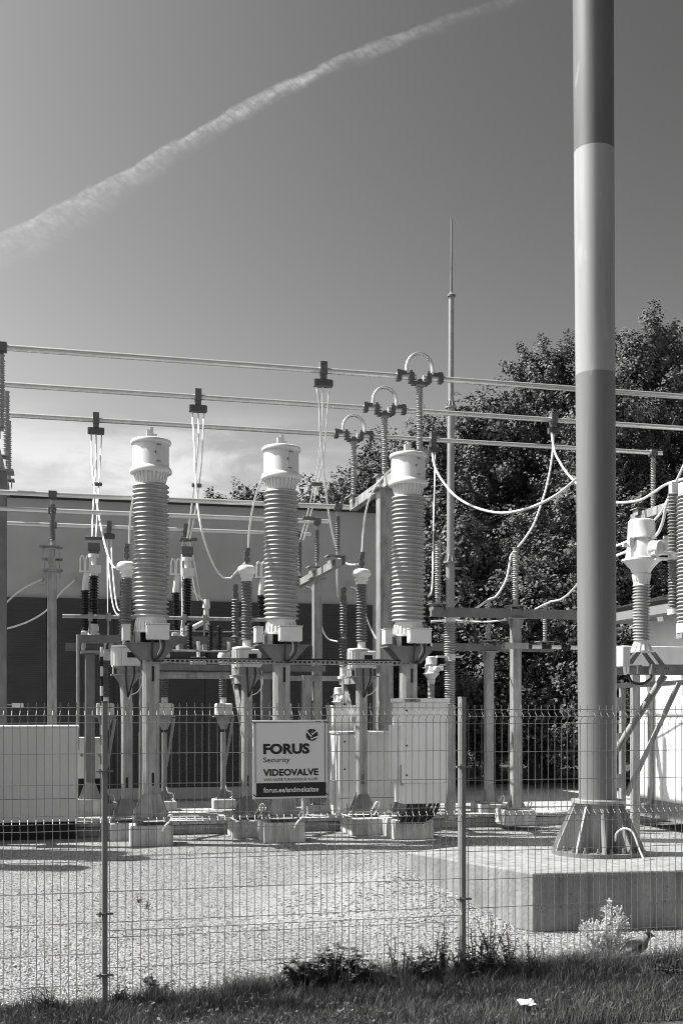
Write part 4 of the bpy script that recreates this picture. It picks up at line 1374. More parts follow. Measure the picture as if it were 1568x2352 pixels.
def make_ivt(name, loc, label, s=1.0, stand=True):
    t = thing(name, loc, label, 'transformer')
    h = lambda z: z * s
    MB().lathe([(h(.10), h(1.66)), (h(.135), h(1.655)), (h(.148), h(1.64)), (h(.152), h(1.60)), (h(.155), h(1.46)), (h(.158), h(1.455)), (h(.158), h(1.44)), (h(.13), h(1.435))], seg=40).build('cap', M['grey_paint'], t)
    MB().lathe([(h(.125), h(1.44)), (h(.145), h(1.40)), (h(.165), h(1.33)), (h(.18), h(1.22)), (h(.222), h(1.205)), (h(.222), h(1.185)), (h(.20), h(1.175)), (h(.13), h(1.10)), (h(.095), h(1.04)), (h(.09), h(1.03))], seg=40).build('head_tank', M['white'], t)
    b = MB().cyl((h(.05), h(-.16), h(1.30)), (h(.10), h(-.25), h(1.30)), h(.10), h(.085), 20).box((h(.19), h(-.2), h(1.34)), (h(.16), h(.08), h(.13)), -.5).box((h(.24), h(-.22), h(1.43)), (h(.16), h(.07), h(.035)), -.3)
    b.build('primary_terminal', M['grey_paint'], t)
    MB().box((h(-.165), h(-.06), h(1.39)), (h(.06), h(.05), h(.1))).box((h(-.2), h(-.05), h(1.35)), (h(.12), h(.03), h(.03))).build('side_terminal', M['white'], t)
    c = MB().lathe([(h(.108), h(1.035)), (h(.107), h(1.01)), (h(.085), h(.935)), (h(.09), h(.93)), (h(.09), h(.915))], seg=28)
    for i in range(16):
        a_ = 2 * PI * i / 16
        c.plate([(math.cos(a_) * h(.07), math.sin(a_) * h(.07), h(1.02)), (math.cos(a_) * h(.108), math.sin(a_) * h(.108), h(1.02)), (math.cos(a_) * h(.092), math.sin(a_) * h(.092), h(.935)), (math.cos(a_) * h(.07), math.sin(a_) * h(.07), h(.935))], (-math.sin(a_), math.cos(a_), 0), h(.012))
    c.build('collar', M['white'], t)
    MB().lathe(sheds(h(.27), h(.92), h(.078), h(.104), 19, .95), seg=32).build('porcelain', M['porcelain'], t, smooth=22)
    c = MB().lathe([(h(.088), h(.275)), (h(.088), h(.24)), (h(.115), h(.165)), (h(.12), h(.16)), (h(.12), h(.14)), (h(.08), h(.138))], seg=28)
    for i in range(14):
        a_ = 2 * PI * i / 14
        c.plate([(math.cos(a_) * h(.07), math.sin(a_) * h(.07), h(.245)), (math.cos(a_) * h(.095), math.sin(a_) * h(.095), h(.245)), (math.cos(a_) * h(.125), math.sin(a_) * h(.125), h(.16)), (math.cos(a_) * h(.07), math.sin(a_) * h(.07), h(.16))], (-math.sin(a_), math.cos(a_), 0), h(.012))
    c.build('base_collar', M['white'], t)
    k = MB()
    for sx in (-1, 1):
        k.plate([(sx * h(.06), h(-.1), h(.14)), (sx * h(.12), h(-.1), h(.14)), (sx * h(.24), h(-.1), 0), (sx * h(.17), h(-.1), 0)], (0, 1, 0), h(.012))
        k.plate([(sx * h(.06), h(.1), h(.14)), (sx * h(.12), h(.1), h(.14)), (sx * h(.24), h(.1), 0), (sx * h(.17), h(.1), 0)], (0, 1, 0), h(.012))
    k.build('mounting_bracket', M['galv_dark'], t)
    return t


VR = at(1472, 1527, 13.0)
ivt = make_ivt('instrument_transformer', VR, 'white headed instrument transformer at the right, above the L1 1VT4 beam')
MB().bbox((-.25, -.04, .09), (.10, .16, .24), .01).build('junction_box', M['white'], ivt)
ivs = make_ivt('instrument_transformer', at(990, 1650, 21.0), 'small white headed instrument transformer above the 10PT2 cabinet', .69)
MB().prism(oct_poly(.14, .14, .01), -1.85, -.01).build('stand', M['galv'], ivs)
iv3 = make_ivt('instrument_transformer', at(778, 1697, 20.2), 'small white headed instrument transformer just above the narrow cabinet, right of the small gantry', .55)
MB().prism(oct_poly(.14, .14, .01), -1.27, -.01).build('stand', M['galv'], iv3)

# frame carrying the right transformer
t = thing('lattice_support', Vector((VR.x, VR.y, 0)), 'steel frame with diagonal braces and beam marked L1 1VT4 behind the tall pole', 'steel frame')
zt = VR.z
MB().box((.55, -.17, zt - .058), (1.02, .012, .10)).box((.55, -.14, zt - .004), (1.02, .07, .008)).box((.55, -.14, zt - .112), (1.02, .07, .008)).box((.04, -.14, zt - .058), (.008, .07, .10)).build('front_beam', M['galv_dark'], t)
tp = MB().box((.2, -.1785, zt - .052), (.24, .003, .05)).build('tag_plate', M['mid_paint'], t)
lettering('L1   1VT4', M['sign_dark'], tp, (.09, -.182, zt - .064), height=.028, bold=.012)
MB().box((.3, .2, zt - .058), (1.6, .05, .10)).build('rear_beam', M['galv_dark'], t)
MB().box((-.12, .02, zt - .06), (.05, .42, .10)).build('cross_beam', M['galv_dark'], t)
MB().box((1.05, .02, zt - .06), (.05, .32, .10)).build('cross_beam', M['galv_dark'], t)
MB().bar((-.62, .32, zt - .26), (.9, .32, zt - .18), .07, .06).build('tie_beam', M['galv'], t)
for u, nm in ((-.05, 0), (-.30, 0)):
    MB().box((u, .36, (zt - .25) / 2 + .02), (.06, .06, zt - .25)).build('leg', M['galv'], t)
for z in (.62, 1.12, 1.60, 2.02):
    MB().box((-.175, .325, z), (.20, .012, .16)).build('batten', M['galv'], t)
MB().cyl((.30, .02, zt - .12), (-.45, .2, 1.15), .042, seg=14).build('brace', M['galv_dark'], t)
MB().bar((.62, .25, zt - .2), (-.02, .32, .95), .04, .05).build('brace', M['galv'], t)
MB().tube(smooth_path([(-.2, -.05, zt - .11), (-.16, -.08, zt - .2), (-.05, -.1, zt - .22), (.06, -.08, zt - .17), (.1, -.05, zt - .11)], 6), .016, 8).build('cable', M['black'], t)
p = at(1412, 1507, 14.6)
o = thing('service_panel', p, 'broad plain grey horizontal panel behind the instrument transformer at the right', 'panel')
MB().bbox((.75, 0, 0), (1.9, .1, .26), .006).build('panel', M['grey_paint'], o)
MB().box((.3, .04, -1.3), (.1, .08, 2.34)).box((1.4, .04, -1.3), (.1, .08, 2.34)).build('leg', M['galv'], o)

# insulators cut by the right edge
t = thing('slim_stack', at(1546, 1412, 12.3), 'slim grey insulator stack at the right edge before the white building', 'insulator')
MB().lathe(sheds(.05, .60, .045, .066, 16, .9), seg=22).lathe(sheds(.66, 1.32, .048, .072, 18, .9), seg=22).build('porcelain', M['porcelain_mid'], t, smooth=22)
MB().cyl((0, 0, .59), (0, 0, .67), .06, seg=18).box((-.1, 0, .66), (.3, .08, .025)).box((-.12, 0, .60), (.16, .1, .02)).cyl((0, 0, 0), (0, 0, .06), .07, seg=18).box((.0, 0, 1.36), (.08, .07, .14)).build('fitting', M['white'], t)
MB().bar((-.16, 0, -.05), (.55, 0, .05), .12, .05).box((.4, 0, -.86), (.08, .08, 1.62)).build('arm', M['galv'], t)
t = thing('bushing_insulator', at(1588, 1432, 12.0), 'wide porcelain bushing cut off by the right edge', 'insulator')
MB().lathe(sheds(.0, 1.36, .13, .165, 34, .9), seg=32).build('porcelain', M['porcelain'], t, smooth=22)
MB().cyl((0, 0, 1.36), (0, 0, 1.48), .14, seg=24).build('cap', M['white'], t)
MB().cyl((0, 0, -.1), (0, 0, 0), .16, seg=24).build('base_cap', M['white'], t)
MB().box((.3, .0, -.13), (.9, .12, .06)).box((.7, 0, -1.4), (.1, .1, 2.6)).build('stand', M['galv'], t)
# ------------------------------------------------------------------ tall round pole on its foundation block
PB = Vector((2.548, 11.31, .525))
fp = [(1.667, 9.94), (3.95, 10.25), (4.9, 11.0), (4.1, 11.95), (1.2, 11.86), (.656, 11.42)]
o = MB().prism([(x - PB.x, y - PB.y) for x, y in fp], 0, .525)
bm_o = o.build('foundation_block', M['concrete_pale'], smooth=0)
bv = bm_o.modifiers.new('edge', 'BEVEL')
bv.width = .015
bv.segments = 2
bm_o.location = (PB.x, PB.y, 0)
tag(bm_o, 'massive pale concrete foundation block under the tall pole', 'foundation block')
t = thing('tall_pole', PB, 'thick tall round steel pole with a pale middle section, right of centre', 'pole', rz=0)
lean = -.0058


def pole_seg(z0, z1, r0, r1, name, m):
    MB().lathe([(r1, z1), (r0, z0)], seg=72).build(name, M[m], t)


def sk(o):
    for v_ in o.data.vertices:
        v_.co.x += lean * v_.co.z


zA = at(0, 862, 11.31).z - .525
zB = at(0, 350, 11.31).z - .525
for z0, z1, nm, m in ((.5, zA, 'lower_section', 'pole_mid'), (zA, zB, 'pale_section', 'pole_light'), (zB, 13.0, 'upper_section', 'pole_dark')):
    r0, r1 = .186 + .0016 * z0, .186 + .0016 * z1
    o = MB().lathe([(r1, z1), ((r0 + r1) / 2, (z0 + z1) / 2), (r0, z0)], seg=96).build(nm, M[m], t)
    sk(o)
MB().cyl((0, 0, .02), (0, 0, .52), .19, seg=48).build('base_drum', M['galv'], t)
MB().lathe([(.20, .54), (.265, .535), (.265, .505), (.20, .50)], seg=48).build('collar_ring', M['galv'], t)
MB().cyl((0, 0, -.0), (0, 0, .04), .46, seg=48).build('base_flange', M['galv_dark'], t)
for i in range(10):
    a_ = 2 * PI * i / 10 + .25
    ca, sa = math.cos(a_), math.sin(a_)
    MB().plate([(ca * .185, sa * .185, .035), (ca * .45, sa * .45, .035), (ca * .435, sa * .435, .10), (ca * .245, sa * .245, .505), (ca * .185, sa * .185, .505)], (-sa, ca, 0), .018).build('gusset', M['galv'], t)
for i in range(20):
    a_ = 2 * PI * i / 20 + .1
    MB().cyl((math.cos(a_) * .40, math.sin(a_) * .40, .03), (math.cos(a_) * .40, math.sin(a_) * .40, .09), .013, seg=8).cyl((math.cos(a_) * .40, math.sin(a_) * .40, .04), (math.cos(a_) * .40, math.sin(a_) * .40, .062), .022, seg=6).build('anchor_bolt', M['galv_dark'], t)
MB().tube(smooth_path([(.09, -.33, .16), (.10, -.36, .24), (.16, -.42, .29), (.23, -.46, .25), (.28, -.5, .10), (.31, -.54, .01)], 8), .0105, 8).build('earth_cable', M['strand'], t)

# heap of gravel drawn up against the block's left corner
def mound():
    B_ = np.array([.60, 11.50])
    k = 46
    g = np.linspace(-1.9, 1.9, k)
    X, Y_ = np.meshgrid(g + B_[0], g + B_[1])
    d_ = np.hypot((X - B_[0]), (Y_ - B_[1])) / 1.8
    Z = .37 * np.clip(1 - d_ ** 1.15, 0, 1) ** 1.1
    Z = Z * (1 + .12 * np.sin(X * 7 + 1) * np.sin(Y_ * 6)) + .004 * np.sin(X * 31) * np.sin(Y_ * 37) - .01
    co = np.stack([X, Y_, Z], -1).reshape(-1, 3)
    i, j = np.meshgrid(np.arange(k - 1), np.arange(k - 1))
    a_ = (j * k + i).ravel()
    F = np.stack([a_, a_ + 1, a_ + k + 1, a_ + k], 1)
    me = np_mesh('gravel_mound', co, F, M['gravel'])
    me.polygons.foreach_set('use_smooth', [True] * len(me.polygons))
    o = link_mesh('gravel_mound', me)
    o['kind'] = 'structure'
    o['label'] = 'gravel heaped against the foundation block'


mound()

# ------------------------------------------------------------------ lightning mast
Y = 23.0
mb_ = Vector((at(1032, 0, Y).x, Y, ZT))
t = thing('lightning_mast', mb_, 'thin tall lightning mast with a needle tip before the trees', 'mast')
zs = [0, at(0, 1292, Y).z - ZT, at(0, 936, Y).z - ZT, at(0, 680, Y).z - ZT, at(0, 503, Y).z - ZT]
rr = (.095, .075, .056, .024)
for i in range(4):
    o = MB().cyl((.008 * zs[i] * .45, 0, zs[i]), (.008 * zs[i + 1] * .45, 0, zs[i + 1]), rr[i], rr[i] * (.95 if i < 3 else .6), 20)
    o.build(['bottom_tube', 'middle_tube', 'top_tube', 'needle'][i], M['mast'] if i < 3 else M['galv_dark'], t)
for i in (1, 2):
    x = .0036 * zs[i]
    f = MB().cyl((x, 0, zs[i] - .015), (x, 0, zs[i] + .015), rr[i - 1] * 1.55, seg=20)
    for j in range(8):
        a_ = 2 * PI * j / 8
        f.plate([(x + math.cos(a_) * rr[i], math.sin(a_) * rr[i], zs[i] + .015), (x + math.cos(a_) * rr[i - 1] * 1.5, math.sin(a_) * rr[i - 1] * 1.5, zs[i] + .015), (x + math.cos(a_) * rr[i], math.sin(a_) * rr[i], zs[i] + .16)], (-math.sin(a_), math.cos(a_), 0), .012)
    f.build('flange', M['galv'], t)
x = .0036 * zs[3]
MB().lathe([(.02, zs[3] + .09), (.05, zs[3] + .05), (.085, zs[3] + .02), (.085, zs[3] - .01), (.04, zs[3] - .03)], c=(x, 0, 0), seg=18).build('flange', M['galv_dark'], t)
MB().box((.12, -.05, zs[1] - .12), (.22, .06, .04)).build('bracket', M['galv'], t)

# ------------------------------------------------------------------ hall behind the yard
HW = Vector((-2.60, 22.15, 0))                 # a point on the hall front
u1 = u_at(HW, 897)
t = thing('hall', Vector((HW.x, HW.y, ZT)), 'long flat roofed grey hall with dark cladding behind the switchyard', 'building')
ztop = at(0, 1158, yard(HW, u_at(HW, 380)).y).z - ZT
zd = at(0, 1380, yard(HW, u_at(HW, 400)).y).z - ZT
ud = u_at(HW, 854)
U0 = -16.0
MB().box(((U0 + u1) / 2, 3.5, ztop / 2), (u1 - U0, 7.0, ztop)).build('wall', M['wall'], t)
MB().box(((U0 + ud) / 2, -.02, (zd + .27) / 2), (ud - U0, .06, zd - .27)).build('cladding', M['cladding'], t)
MB().box(((U0 + u1) / 2, -.03, .16), (u1 - U0, .05, .22)).build('plinth', M['wall'], t)
MB().box(((U0 + u1) / 2, 3.5, ztop + .062), (u1 - U0 + .16, 7.2, .12)).build('roof_edge', M['fascia'], t)
j = MB()
for x in (108, 262, 470, 640):
    u = u_at(HW, x)
    j.box((u, -.053, (zd + .27) / 2), (.016, .006, zd - .27))
j.build('joint', M['dark'], t)
# bushings on the hall wall with their white leads
for x, y, pts, lab in ((97, 1331, [(97, 1331), (70, 1343), (40, 1362), (15, 1385), (-20, 1420)], 'leftmost wall bushing with white lead at the left edge'),
                       (172, 1333, [(172, 1333), (158, 1345), (140, 1362), (122, 1385), (100, 1408), (60, 1430), (10, 1445), (-30, 1446)], 'wall bushing between the left small gantry and the dark insulators'),
                       (704, 1348, [(704, 1348), (714, 1350), (721, 1366), (727, 1395), (734, 1420), (742, 1450), (755, 1468), (775, 1474)], 'wall bushing with white lead right of the middle current transformer'),
                       (806, 1349, [(806, 1349), (816, 1352), (824, 1368), (834, 1392), (842, 1420), (852, 1445), (864, 1468)], 'wall bushing with white lead beside the right slim voltage transformer')):
    u = u_at(HW, x)
    p = yard(HW, u, 0)
    p.z = at(x, y, p.y).z
    t = thing('wall_bushing', p, lab, 'bushing', 'cable bushings on the hall wall')
    MB().cyl((0, -.001, 0), (0, -.03, 0), .10, seg=24).cyl((0, -.03, 0), (.0, -.10, 0), .045, .03, seg=16).build('plate', M['wall'], t)
    path = [at(a_, b_, p.y - .1 - .8 * i / len(pts)) - p for i, (a_, b_) in enumerate(pts)]
    R_ = Matrix.Rotation(-TH, 3, 'Z')
    MB().tube(smooth_path([R_ @ v_ for v_ in path], 8), .017, 8).build('lead', M['strand'], t)

p = at(42, 1620, 20.6)
t = thing('floodlight', p, 'small white floodlight on an arm before the dark cladding at the left edge', 'lamp')
MB().bbox((0, 0, 0), (.20, .12, .085), .012).build('lamp_head', M['white'], t)
MB().cyl((-.1, 0, .01), (-.42, .06, .015), .014, seg=8).box((-.42, .06, -.7), (.06, .06, 1.45)).build('arm', M['galv'], t)
# ------------------------------------------------------------------ white building at the right
WB = Vector((at(1462, 0, 19.2).x, 19.2, ZT))
t = thing('white_building', WB, 'sunlit white rendered building with overhanging eaves at the right edge', 'building')
MB().box((3, -4.0, 1.62), (6, 8.0, 3.24)).build('wall', M['white_wall'], t)
MB().box((-.012, -4.0, .15), (.03, 8.03, .3)).build('plinth', M['concrete_pale'], t)
MB().box((-.2, -4.0, 3.26), (.62, 8.6, .04)).box((-.50, -4.0, 3.33), (.03, 8.6, .17)).build('eaves', M['mid_paint'], t)
MB().plate([(-.53, .3, 3.42), (-.53, -8.3, 3.42), (3, -8.3, 4.3), (3, .3, 4.3)], (-.24, 0, .97), .06).build('roof', M['fascia'], t)
dp_ = MB().cyl((-.06, -.55, .32), (-.06, -.55, 2.75), .045, seg=14).tube(smooth_path([(-.06, -.55, .36), (-.07, -.55, .28), (-.11, -.55, .22), (-.2, -.55, .2)], 5), .045, 10)
dp_.build('drainpipe', M['mid_paint'], t)
# ------------------------------------------------------------------ fence
ft = thing('mesh_fence', FL, 'galvanised wire mesh fence with bent ribs running across the foreground', 'fence')
HZ_A = [1.965 - d_ for d_ in (0, .05, .1, .3, .5, .7, .75, .8, 1.0, 1.2, 1.4, 1.45, 1.5, 1.7, 1.9)]
KINK_A = {1.915: -.036, 1.215: -.036, .515: -.036}
NODES_A = [(1.997, 0), (1.965, 0), (1.945, 0), (1.915, -.036), (1.885, 0), (1.865, 0), (1.265, 0), (1.245, 0), (1.215, -.036), (1.185, 0), (1.165, 0), (.565, 0), (.545, 0), (.515, -.036), (.485, 0), (.465, 0), (.02, 0)]


def fence_panel(u0, u1, drop=0.0, ribs=2):
    mb = MB()
    NODES, HZ, KINK = NODES_A, HZ_A, dict(KINK_A)
    if ribs == 2:
        NODES = NODES_A[:11] + NODES_A[16:]
        HZ = HZ_A[:9] + [.765, .565, .365, .165]
        del KINK[.515]
    n = int(round((u1 - u0) / .05))
    for i in range(n + 1):
        u = u0 + (u1 - u0) * i / n
        j = random.uniform(-.0015, .0015)
        bend = random.uniform(-.003, .003)
        mb.tube([(u + j + (bend if 2 < k < len(NODES) - 2 else 0), y, z - drop) for k, (z, y) in enumerate(NODES)], .0025, 5)
    for z in HZ:
        y = 0
        for kz, ky in KINK.items():
            if abs(z - kz) < .006:
                y = ky
        mb.tube([(u0 - .012 + (u1 - u0 + .024) * i / 12, y + .0045, z - drop + random.uniform(-.0012, .0012)) for i in range(13)], .0026, 5)
    return mb.build('wire_panel', M['fence'], ft)


fence_panel(-2.47 + .035, -.03)
fence_panel(.03, 2.44, 0, 3)
fence_panel(2.50, 4.92, .012)
fence_panel(-4.92, -2.5)
for u, zt_ in ((-2.47, 2.0), (0, 2.0), (2.47, 2.035), (4.95, 2.03)):
    po = MB().bbox((u, .045, zt_ / 2 - .05), (.036, .08, zt_ + .1), .004).box((u, .045, zt_ + .004), (.038, .082, .008)).build('post', M['fence_post'], ft)
    for z in (1.55, .62, .22):
        MB().box((u, .006, z), (.11, .022, .012)).box((u - .03, -.006, z), (.014, .012, .035)).cyl((u, -.012, z), (u, .0, z), .009, seg=6).build('clip', M['galv_dark'], po)

# ------------------------------------------------------------------ security sign on the fence
SC = at((1155) / 1.7417, (3036) / 1.7417, 7.71)
su = (SC - FL).dot(U)
SPOS = fence_pt(su, -.045, SC.z)
t = thing('security_sign', SPOS, 'square security sign reading FORUS tied to the fence', 'sign')
t.rotation_euler = (0, math.radians(-.3), TH)
SW = .512
k_ = SW / 1300.0


def sx(x):
    return (x - 782) * k_


def sz(y):
    return (840 - y) * k_


MB().bbox((0, 0, 0), (SW, .006, SW * 1.035), .0025).build('board', M['sign'], t)
MB().box((sx(795), -.0042, sz(1357)), (1210 * k_, .0024, 236 * k_)).build('dark_band', M['sign_band'], t)
fr = MB()
fr.box((sx(690), -.0040, sz(207)), (1030 * k_, .002, 9 * k_))
fr.box((sx(1362), -.0040, sz(207)), (46 * k_, .002, 9 * k_))
fr.box((sx(176), -.0040, sz(720)), (9 * k_, .002, 1030 * k_)).box((sx(1386), -.0040, sz(720)), (9 * k_, .002, 1030 * k_))
fr.build('printed_border', M['sign_dark'], t)
yy = -.0046
lettering('FORUS', M['sign_dark'], t, (sx(312), yy, sz(750)), width=803 * k_, height=182 * k_, bold=.045)
lettering('Security', M['sign_dark'], t, (sx(312), yy, sz(912)), width=458 * k_, height=110 * k_, bold=.004)
lettering('VIDEOVALVE', M['sign_dark'], t, (sx(305), yy, sz(1121)), width=962 * k_, height=120 * k_, bold=.036)
lettering('VARA KAITSE TURVASEADUSE ALUSEL', M['sign_dark'], t, (sx(318), yy, sz(1204)), width=947 * k_, height=46 * k_, bold=.004)
lettering('forus.ee/andmekaitse', M['sign'], t, (sx(312), -.0060, sz(1402)), width=958 * k_, height=90 * k_, bold=.02)
lettering('EPIK', M['sign_dark'], t, (sx(1217), yy, sz(216)), width=110 * k_, height=25 * k_, bold=.02)
lo = MB()
R0 = 103 * k_
lo.cyl((sx(1157), -.0032, sz(425)), (sx(1157), -.0050, sz(425)), R0, seg=40)
lg = lo.build('leaf_emblem', M['sign_dark'], t)
ve = MB()
for (xa, ya), (xb, yb) in (((1172, 318), (1130, 535)), ((1072, 372), (1142, 452)), ((1162, 420), (1240, 356)), ((1146, 498), (1262, 452))):
    ve.bar((sx(xa), -.0056, sz(ya)), (sx(xb), -.0056, sz(yb)), .0012, 24 * k_)
ve.build('vein', M['sign'], lg)
for xx, zz in ((150, 210), (1405, 205), (165, 1448), (1405, 1440)):
    MB().tube([(sx(xx) - .013, -.004, sz(zz) + .008), (sx(xx), -.008, sz(zz)), (sx(xx) + .013, -.004, sz(zz) - .008)], .003, 6).build('cable_tie', M['black'], t)
# ------------------------------------------------------------------ trees
def tree(base, h, rad, zc, n_cl, n_leaf, label, leaf=.15, m='leaf', flat=.85, seed=1, group='trees behind the switchyard'):
    r = np.random.default_rng(seed)
    t = thing('broadleaf_tree', base, label, 'tree', group, rz=0)
    tr = MB()
    top = h * .8
    pts = [(0, 0, -.1)] + [(.12 * math.sin(k * 1.7 + seed), .12 * math.cos(k * 1.3 + seed), top * k / 6) for k in range(1, 7)]
    tr.tube(pts, [.022 * h * (1 - .13 * k) for k in range(7)], 10)
    for k in range(9):
        a_ = k * 2.4 + seed
        z = h * (.25 + .06 * k)
        L = rad * (.85 - .05 * k)
        p0 = Vector((0, 0, z))
        p1 = p0 + Vector((math.cos(a_) * L * .5, math.sin(a_) * L * .5, L * .3))
        p2 = p0 + Vector((math.cos(a_) * L, math.sin(a_) * L, L * .7))
        tr.tube([p0, p1, p2], [.008 * h, .005 * h, .002 * h], 7)
    tr.build('trunk', M['bark'], t)
    # crown: rounded boughs, each set with ragged leafy sprays
    nb = 13 + n_cl // 12
    h = h - .5
    zl = h * .10
    lobes = []
    for k in range(nb):
        t_ = (k + .5) / nb
        rl = rad * r.uniform(.24, .52) * (1 - .35 * t_)
        prof_ = (.62 + .38 * math.sin(PI * min(1, .15 + t_ * .95))) * (1 - .72 * t_ ** 2.6)
        R_ = max(0, rad * prof_ - rl * .55) * r.uniform(.55, 1.08)
        a_ = k * 2.399 + seed + r.uniform(-.5, .5)
        lobes.append((math.cos(a_) * R_, math.sin(a_) * R_ * flat, min(h - rl * .8, zl + rl * .6 + (h - zl - rl) * t_), rl))
    lobes.append((r.normal(0, .08) * rad, 0, h - rad * .26, rad * .24))
    lobes.append((0, 0, h * .55, rad * .62))
    lobes.append((0, 0, h * .3, rad * .62))
    lobes = np.array(lobes)
    wts = lobes[:, 3] ** 2
    ns = int(34 * len(lobes))
    li = r.choice(len(lobes), ns, p=wts / wts.sum())
    dv = r.normal(0, 1, (ns, 3)) + np.array([0, 0, .25])
    dv /= np.linalg.norm(dv, axis=1)[:, None]
    sb = lobes[li, :3] + dv * (lobes[li, 3] * r.uniform(.62, .95, ns))[:, None] * np.array([1, 1, .85])
    sdir = dv + r.normal(0, .38, (ns, 3)) + np.array([0, 0, .12])
    sdir /= np.linalg.norm(sdir, axis=1)[:, None]
    sl = r.uniform(.3, .85, ns) * (rad / 2.6) ** .5
    per = int(n_leaf * 7.0) // ns
    idx = np.repeat(np.arange(ns), per)
    n = len(idx)
    tt = r.uniform(-.35, 1, n)
    wv = r.normal(0, 1, (n, 3))
    wv /= np.linalg.norm(wv, axis=1)[:, None]
    wid_ = (.30 * (1 - .72 * np.clip(tt, 0, 1))) * (sl[idx] / .6) * r.uniform(.2, 1, n) ** .5
    pos = sb[idx] + sdir[idx] * (tt * sl[idx])[:, None] + wv * wid_[:, None]
    pos[:, 2] = np.maximum(pos[:, 2], .15)
    nrm = wv * .45 + dv[idx] * 1.0 + r.normal(0, .42, (n, 3)) + np.array([0, 0, .25])
    nrm /= np.linalg.norm(nrm, axis=1)[:, None]
    tv = np.cross(nrm, r.normal(0, 1, (n, 3)))
    tv /= np.linalg.norm(tv, axis=1)[:, None]
    bv_ = np.cross(nrm, tv)
    s = leaf * r.uniform(.6, 1.25, n)
    w = s * .42
    v0 = pos - tv * (s * .5)[:, None]
    v1 = pos + bv_ * w[:, None] + nrm * (w * .25)[:, None]
    v2 = pos + tv * (s * .55)[:, None]
    v3 = pos - bv_ * w[:, None] + nrm * (w * .25)[:, None]
    co = np.stack([v0, v1, v2, v3], 1).reshape(-1, 3)
    F = np.arange(n * 4).reshape(-1, 4)
    link_mesh('crown', np_mesh('crown', co, F, M[m]), t)
    return t


TREES = [
    # x, top row, distance, radius, crown centre fraction, clumps, leaves, label
    (1480, 712, 30.0, 3.3, .55, 190, 17000, 'tallest tree, rising right of the tall pole'),
    (1600, 745, 31.5, 3.2, .55, 150, 12000, 'tall tree cut off by the right edge'),
    (1258, 790, 30.5, 2.6, .55, 170, 15000, 'tree with a pointed top just left of the tall pole'),
    (1125, 892, 30.0, 2.4, .55, 160, 14000, 'tree directly behind the thin mast'),
    (1380, 880, 28.0, 2.4, .5, 150, 12000, 'lower tree behind the thick pole'),
    (985, 960, 31.5, 2.2, .55, 150, 12000, 'round topped tree behind the right current transformer'),
    (880, 1005, 33.0, 2.5, .6, 150, 11000, 'tree behind the gantry column and the hall corner'),
    (810, 1075, 34.0, 2.2, .65, 110, 8500, 'low tree top over the hall roof left of the gantry'),
    (705, 1108, 35.0, 2.2, .7, 110, 8000, 'low tree top over the hall roof beside the middle transformer'),
    (570, 1105, 35.0, 1.7, .72, 90, 6000, 'small tree top over the roof between left and middle transformers'),
    (500, 1128, 36.0, 1.4, .74, 60, 4000, 'smallest tree top over the hall roof'),
    (1060, 1180, 27.5, 2.0, .5, 130, 9500, 'lower dark tree beside the foot of the mast'),
    (1230, 1230, 27.0, 2.2, .5, 130, 9500, 'lower dark tree behind the T shaped supports'),
    (1420, 1200, 25.5, 1.7, .5, 110, 8500, 'lower dark tree between the pole and the right instrument transformer'),
    (1530, 1120, 27.5, 2.0, .5, 110, 8500, 'lower tree above the white building roof'),
]
for i, (x, ytop, Y, rad, zf, ncl, nl, lab) in enumerate(TREES):
    p = at(x, ytop, Y)
    h = p.z - ZT + .15
    tree(Vector((p.x, p.y, ZT)), h, rad * 1.1, h * zf, ncl, nl, lab, leaf=.088, m='leaf' if i % 3 else 'leaf_dark', seed=i + 3)

# far wood closing the horizon under the crowns
def far_wood():
    r = np.random.default_rng(77)
    n = 26000
    x = r.uniform(-30, 34, n)
    y = 37 + r.uniform(0, 4, n) + .1 * x
    hh = 3.6 + 1.6 * np.sin(x * .6) + 1.0 * np.sin(x * 1.7 + 1) + np.where(x > 2, 2.0, -.6)
    z = .1 + hh * r.uniform(0, 1, n) ** .8
    pos = np.stack([x, y, z], 1)
    nrm = r.normal(0, .6, (n, 3)) + np.array([-.3, -.5, .4])
    nrm /= np.linalg.norm(nrm, axis=1)[:, None]
    tv = np.cross(nrm, r.normal(0, 1, (n, 3)))
    tv /= np.linalg.norm(tv, axis=1)[:, None]
    bv_ = np.cross(nrm, tv)
    s = .32 * r.uniform(.6, 1.3, n)[:, None]
    co = np.stack([pos - tv * s * .5, pos + bv_ * s * .42, pos + tv * s * .55, pos - bv_ * s * .42], 1).reshape(-1, 3)
    o = link_mesh('far_wood', np_mesh('far_wood', co, np.arange(n * 4).reshape(-1, 4), M['leaf_dark']))
    tag(o, 'dark far wood closing the view behind the trees', 'wood', kind='stuff')


far_wood()


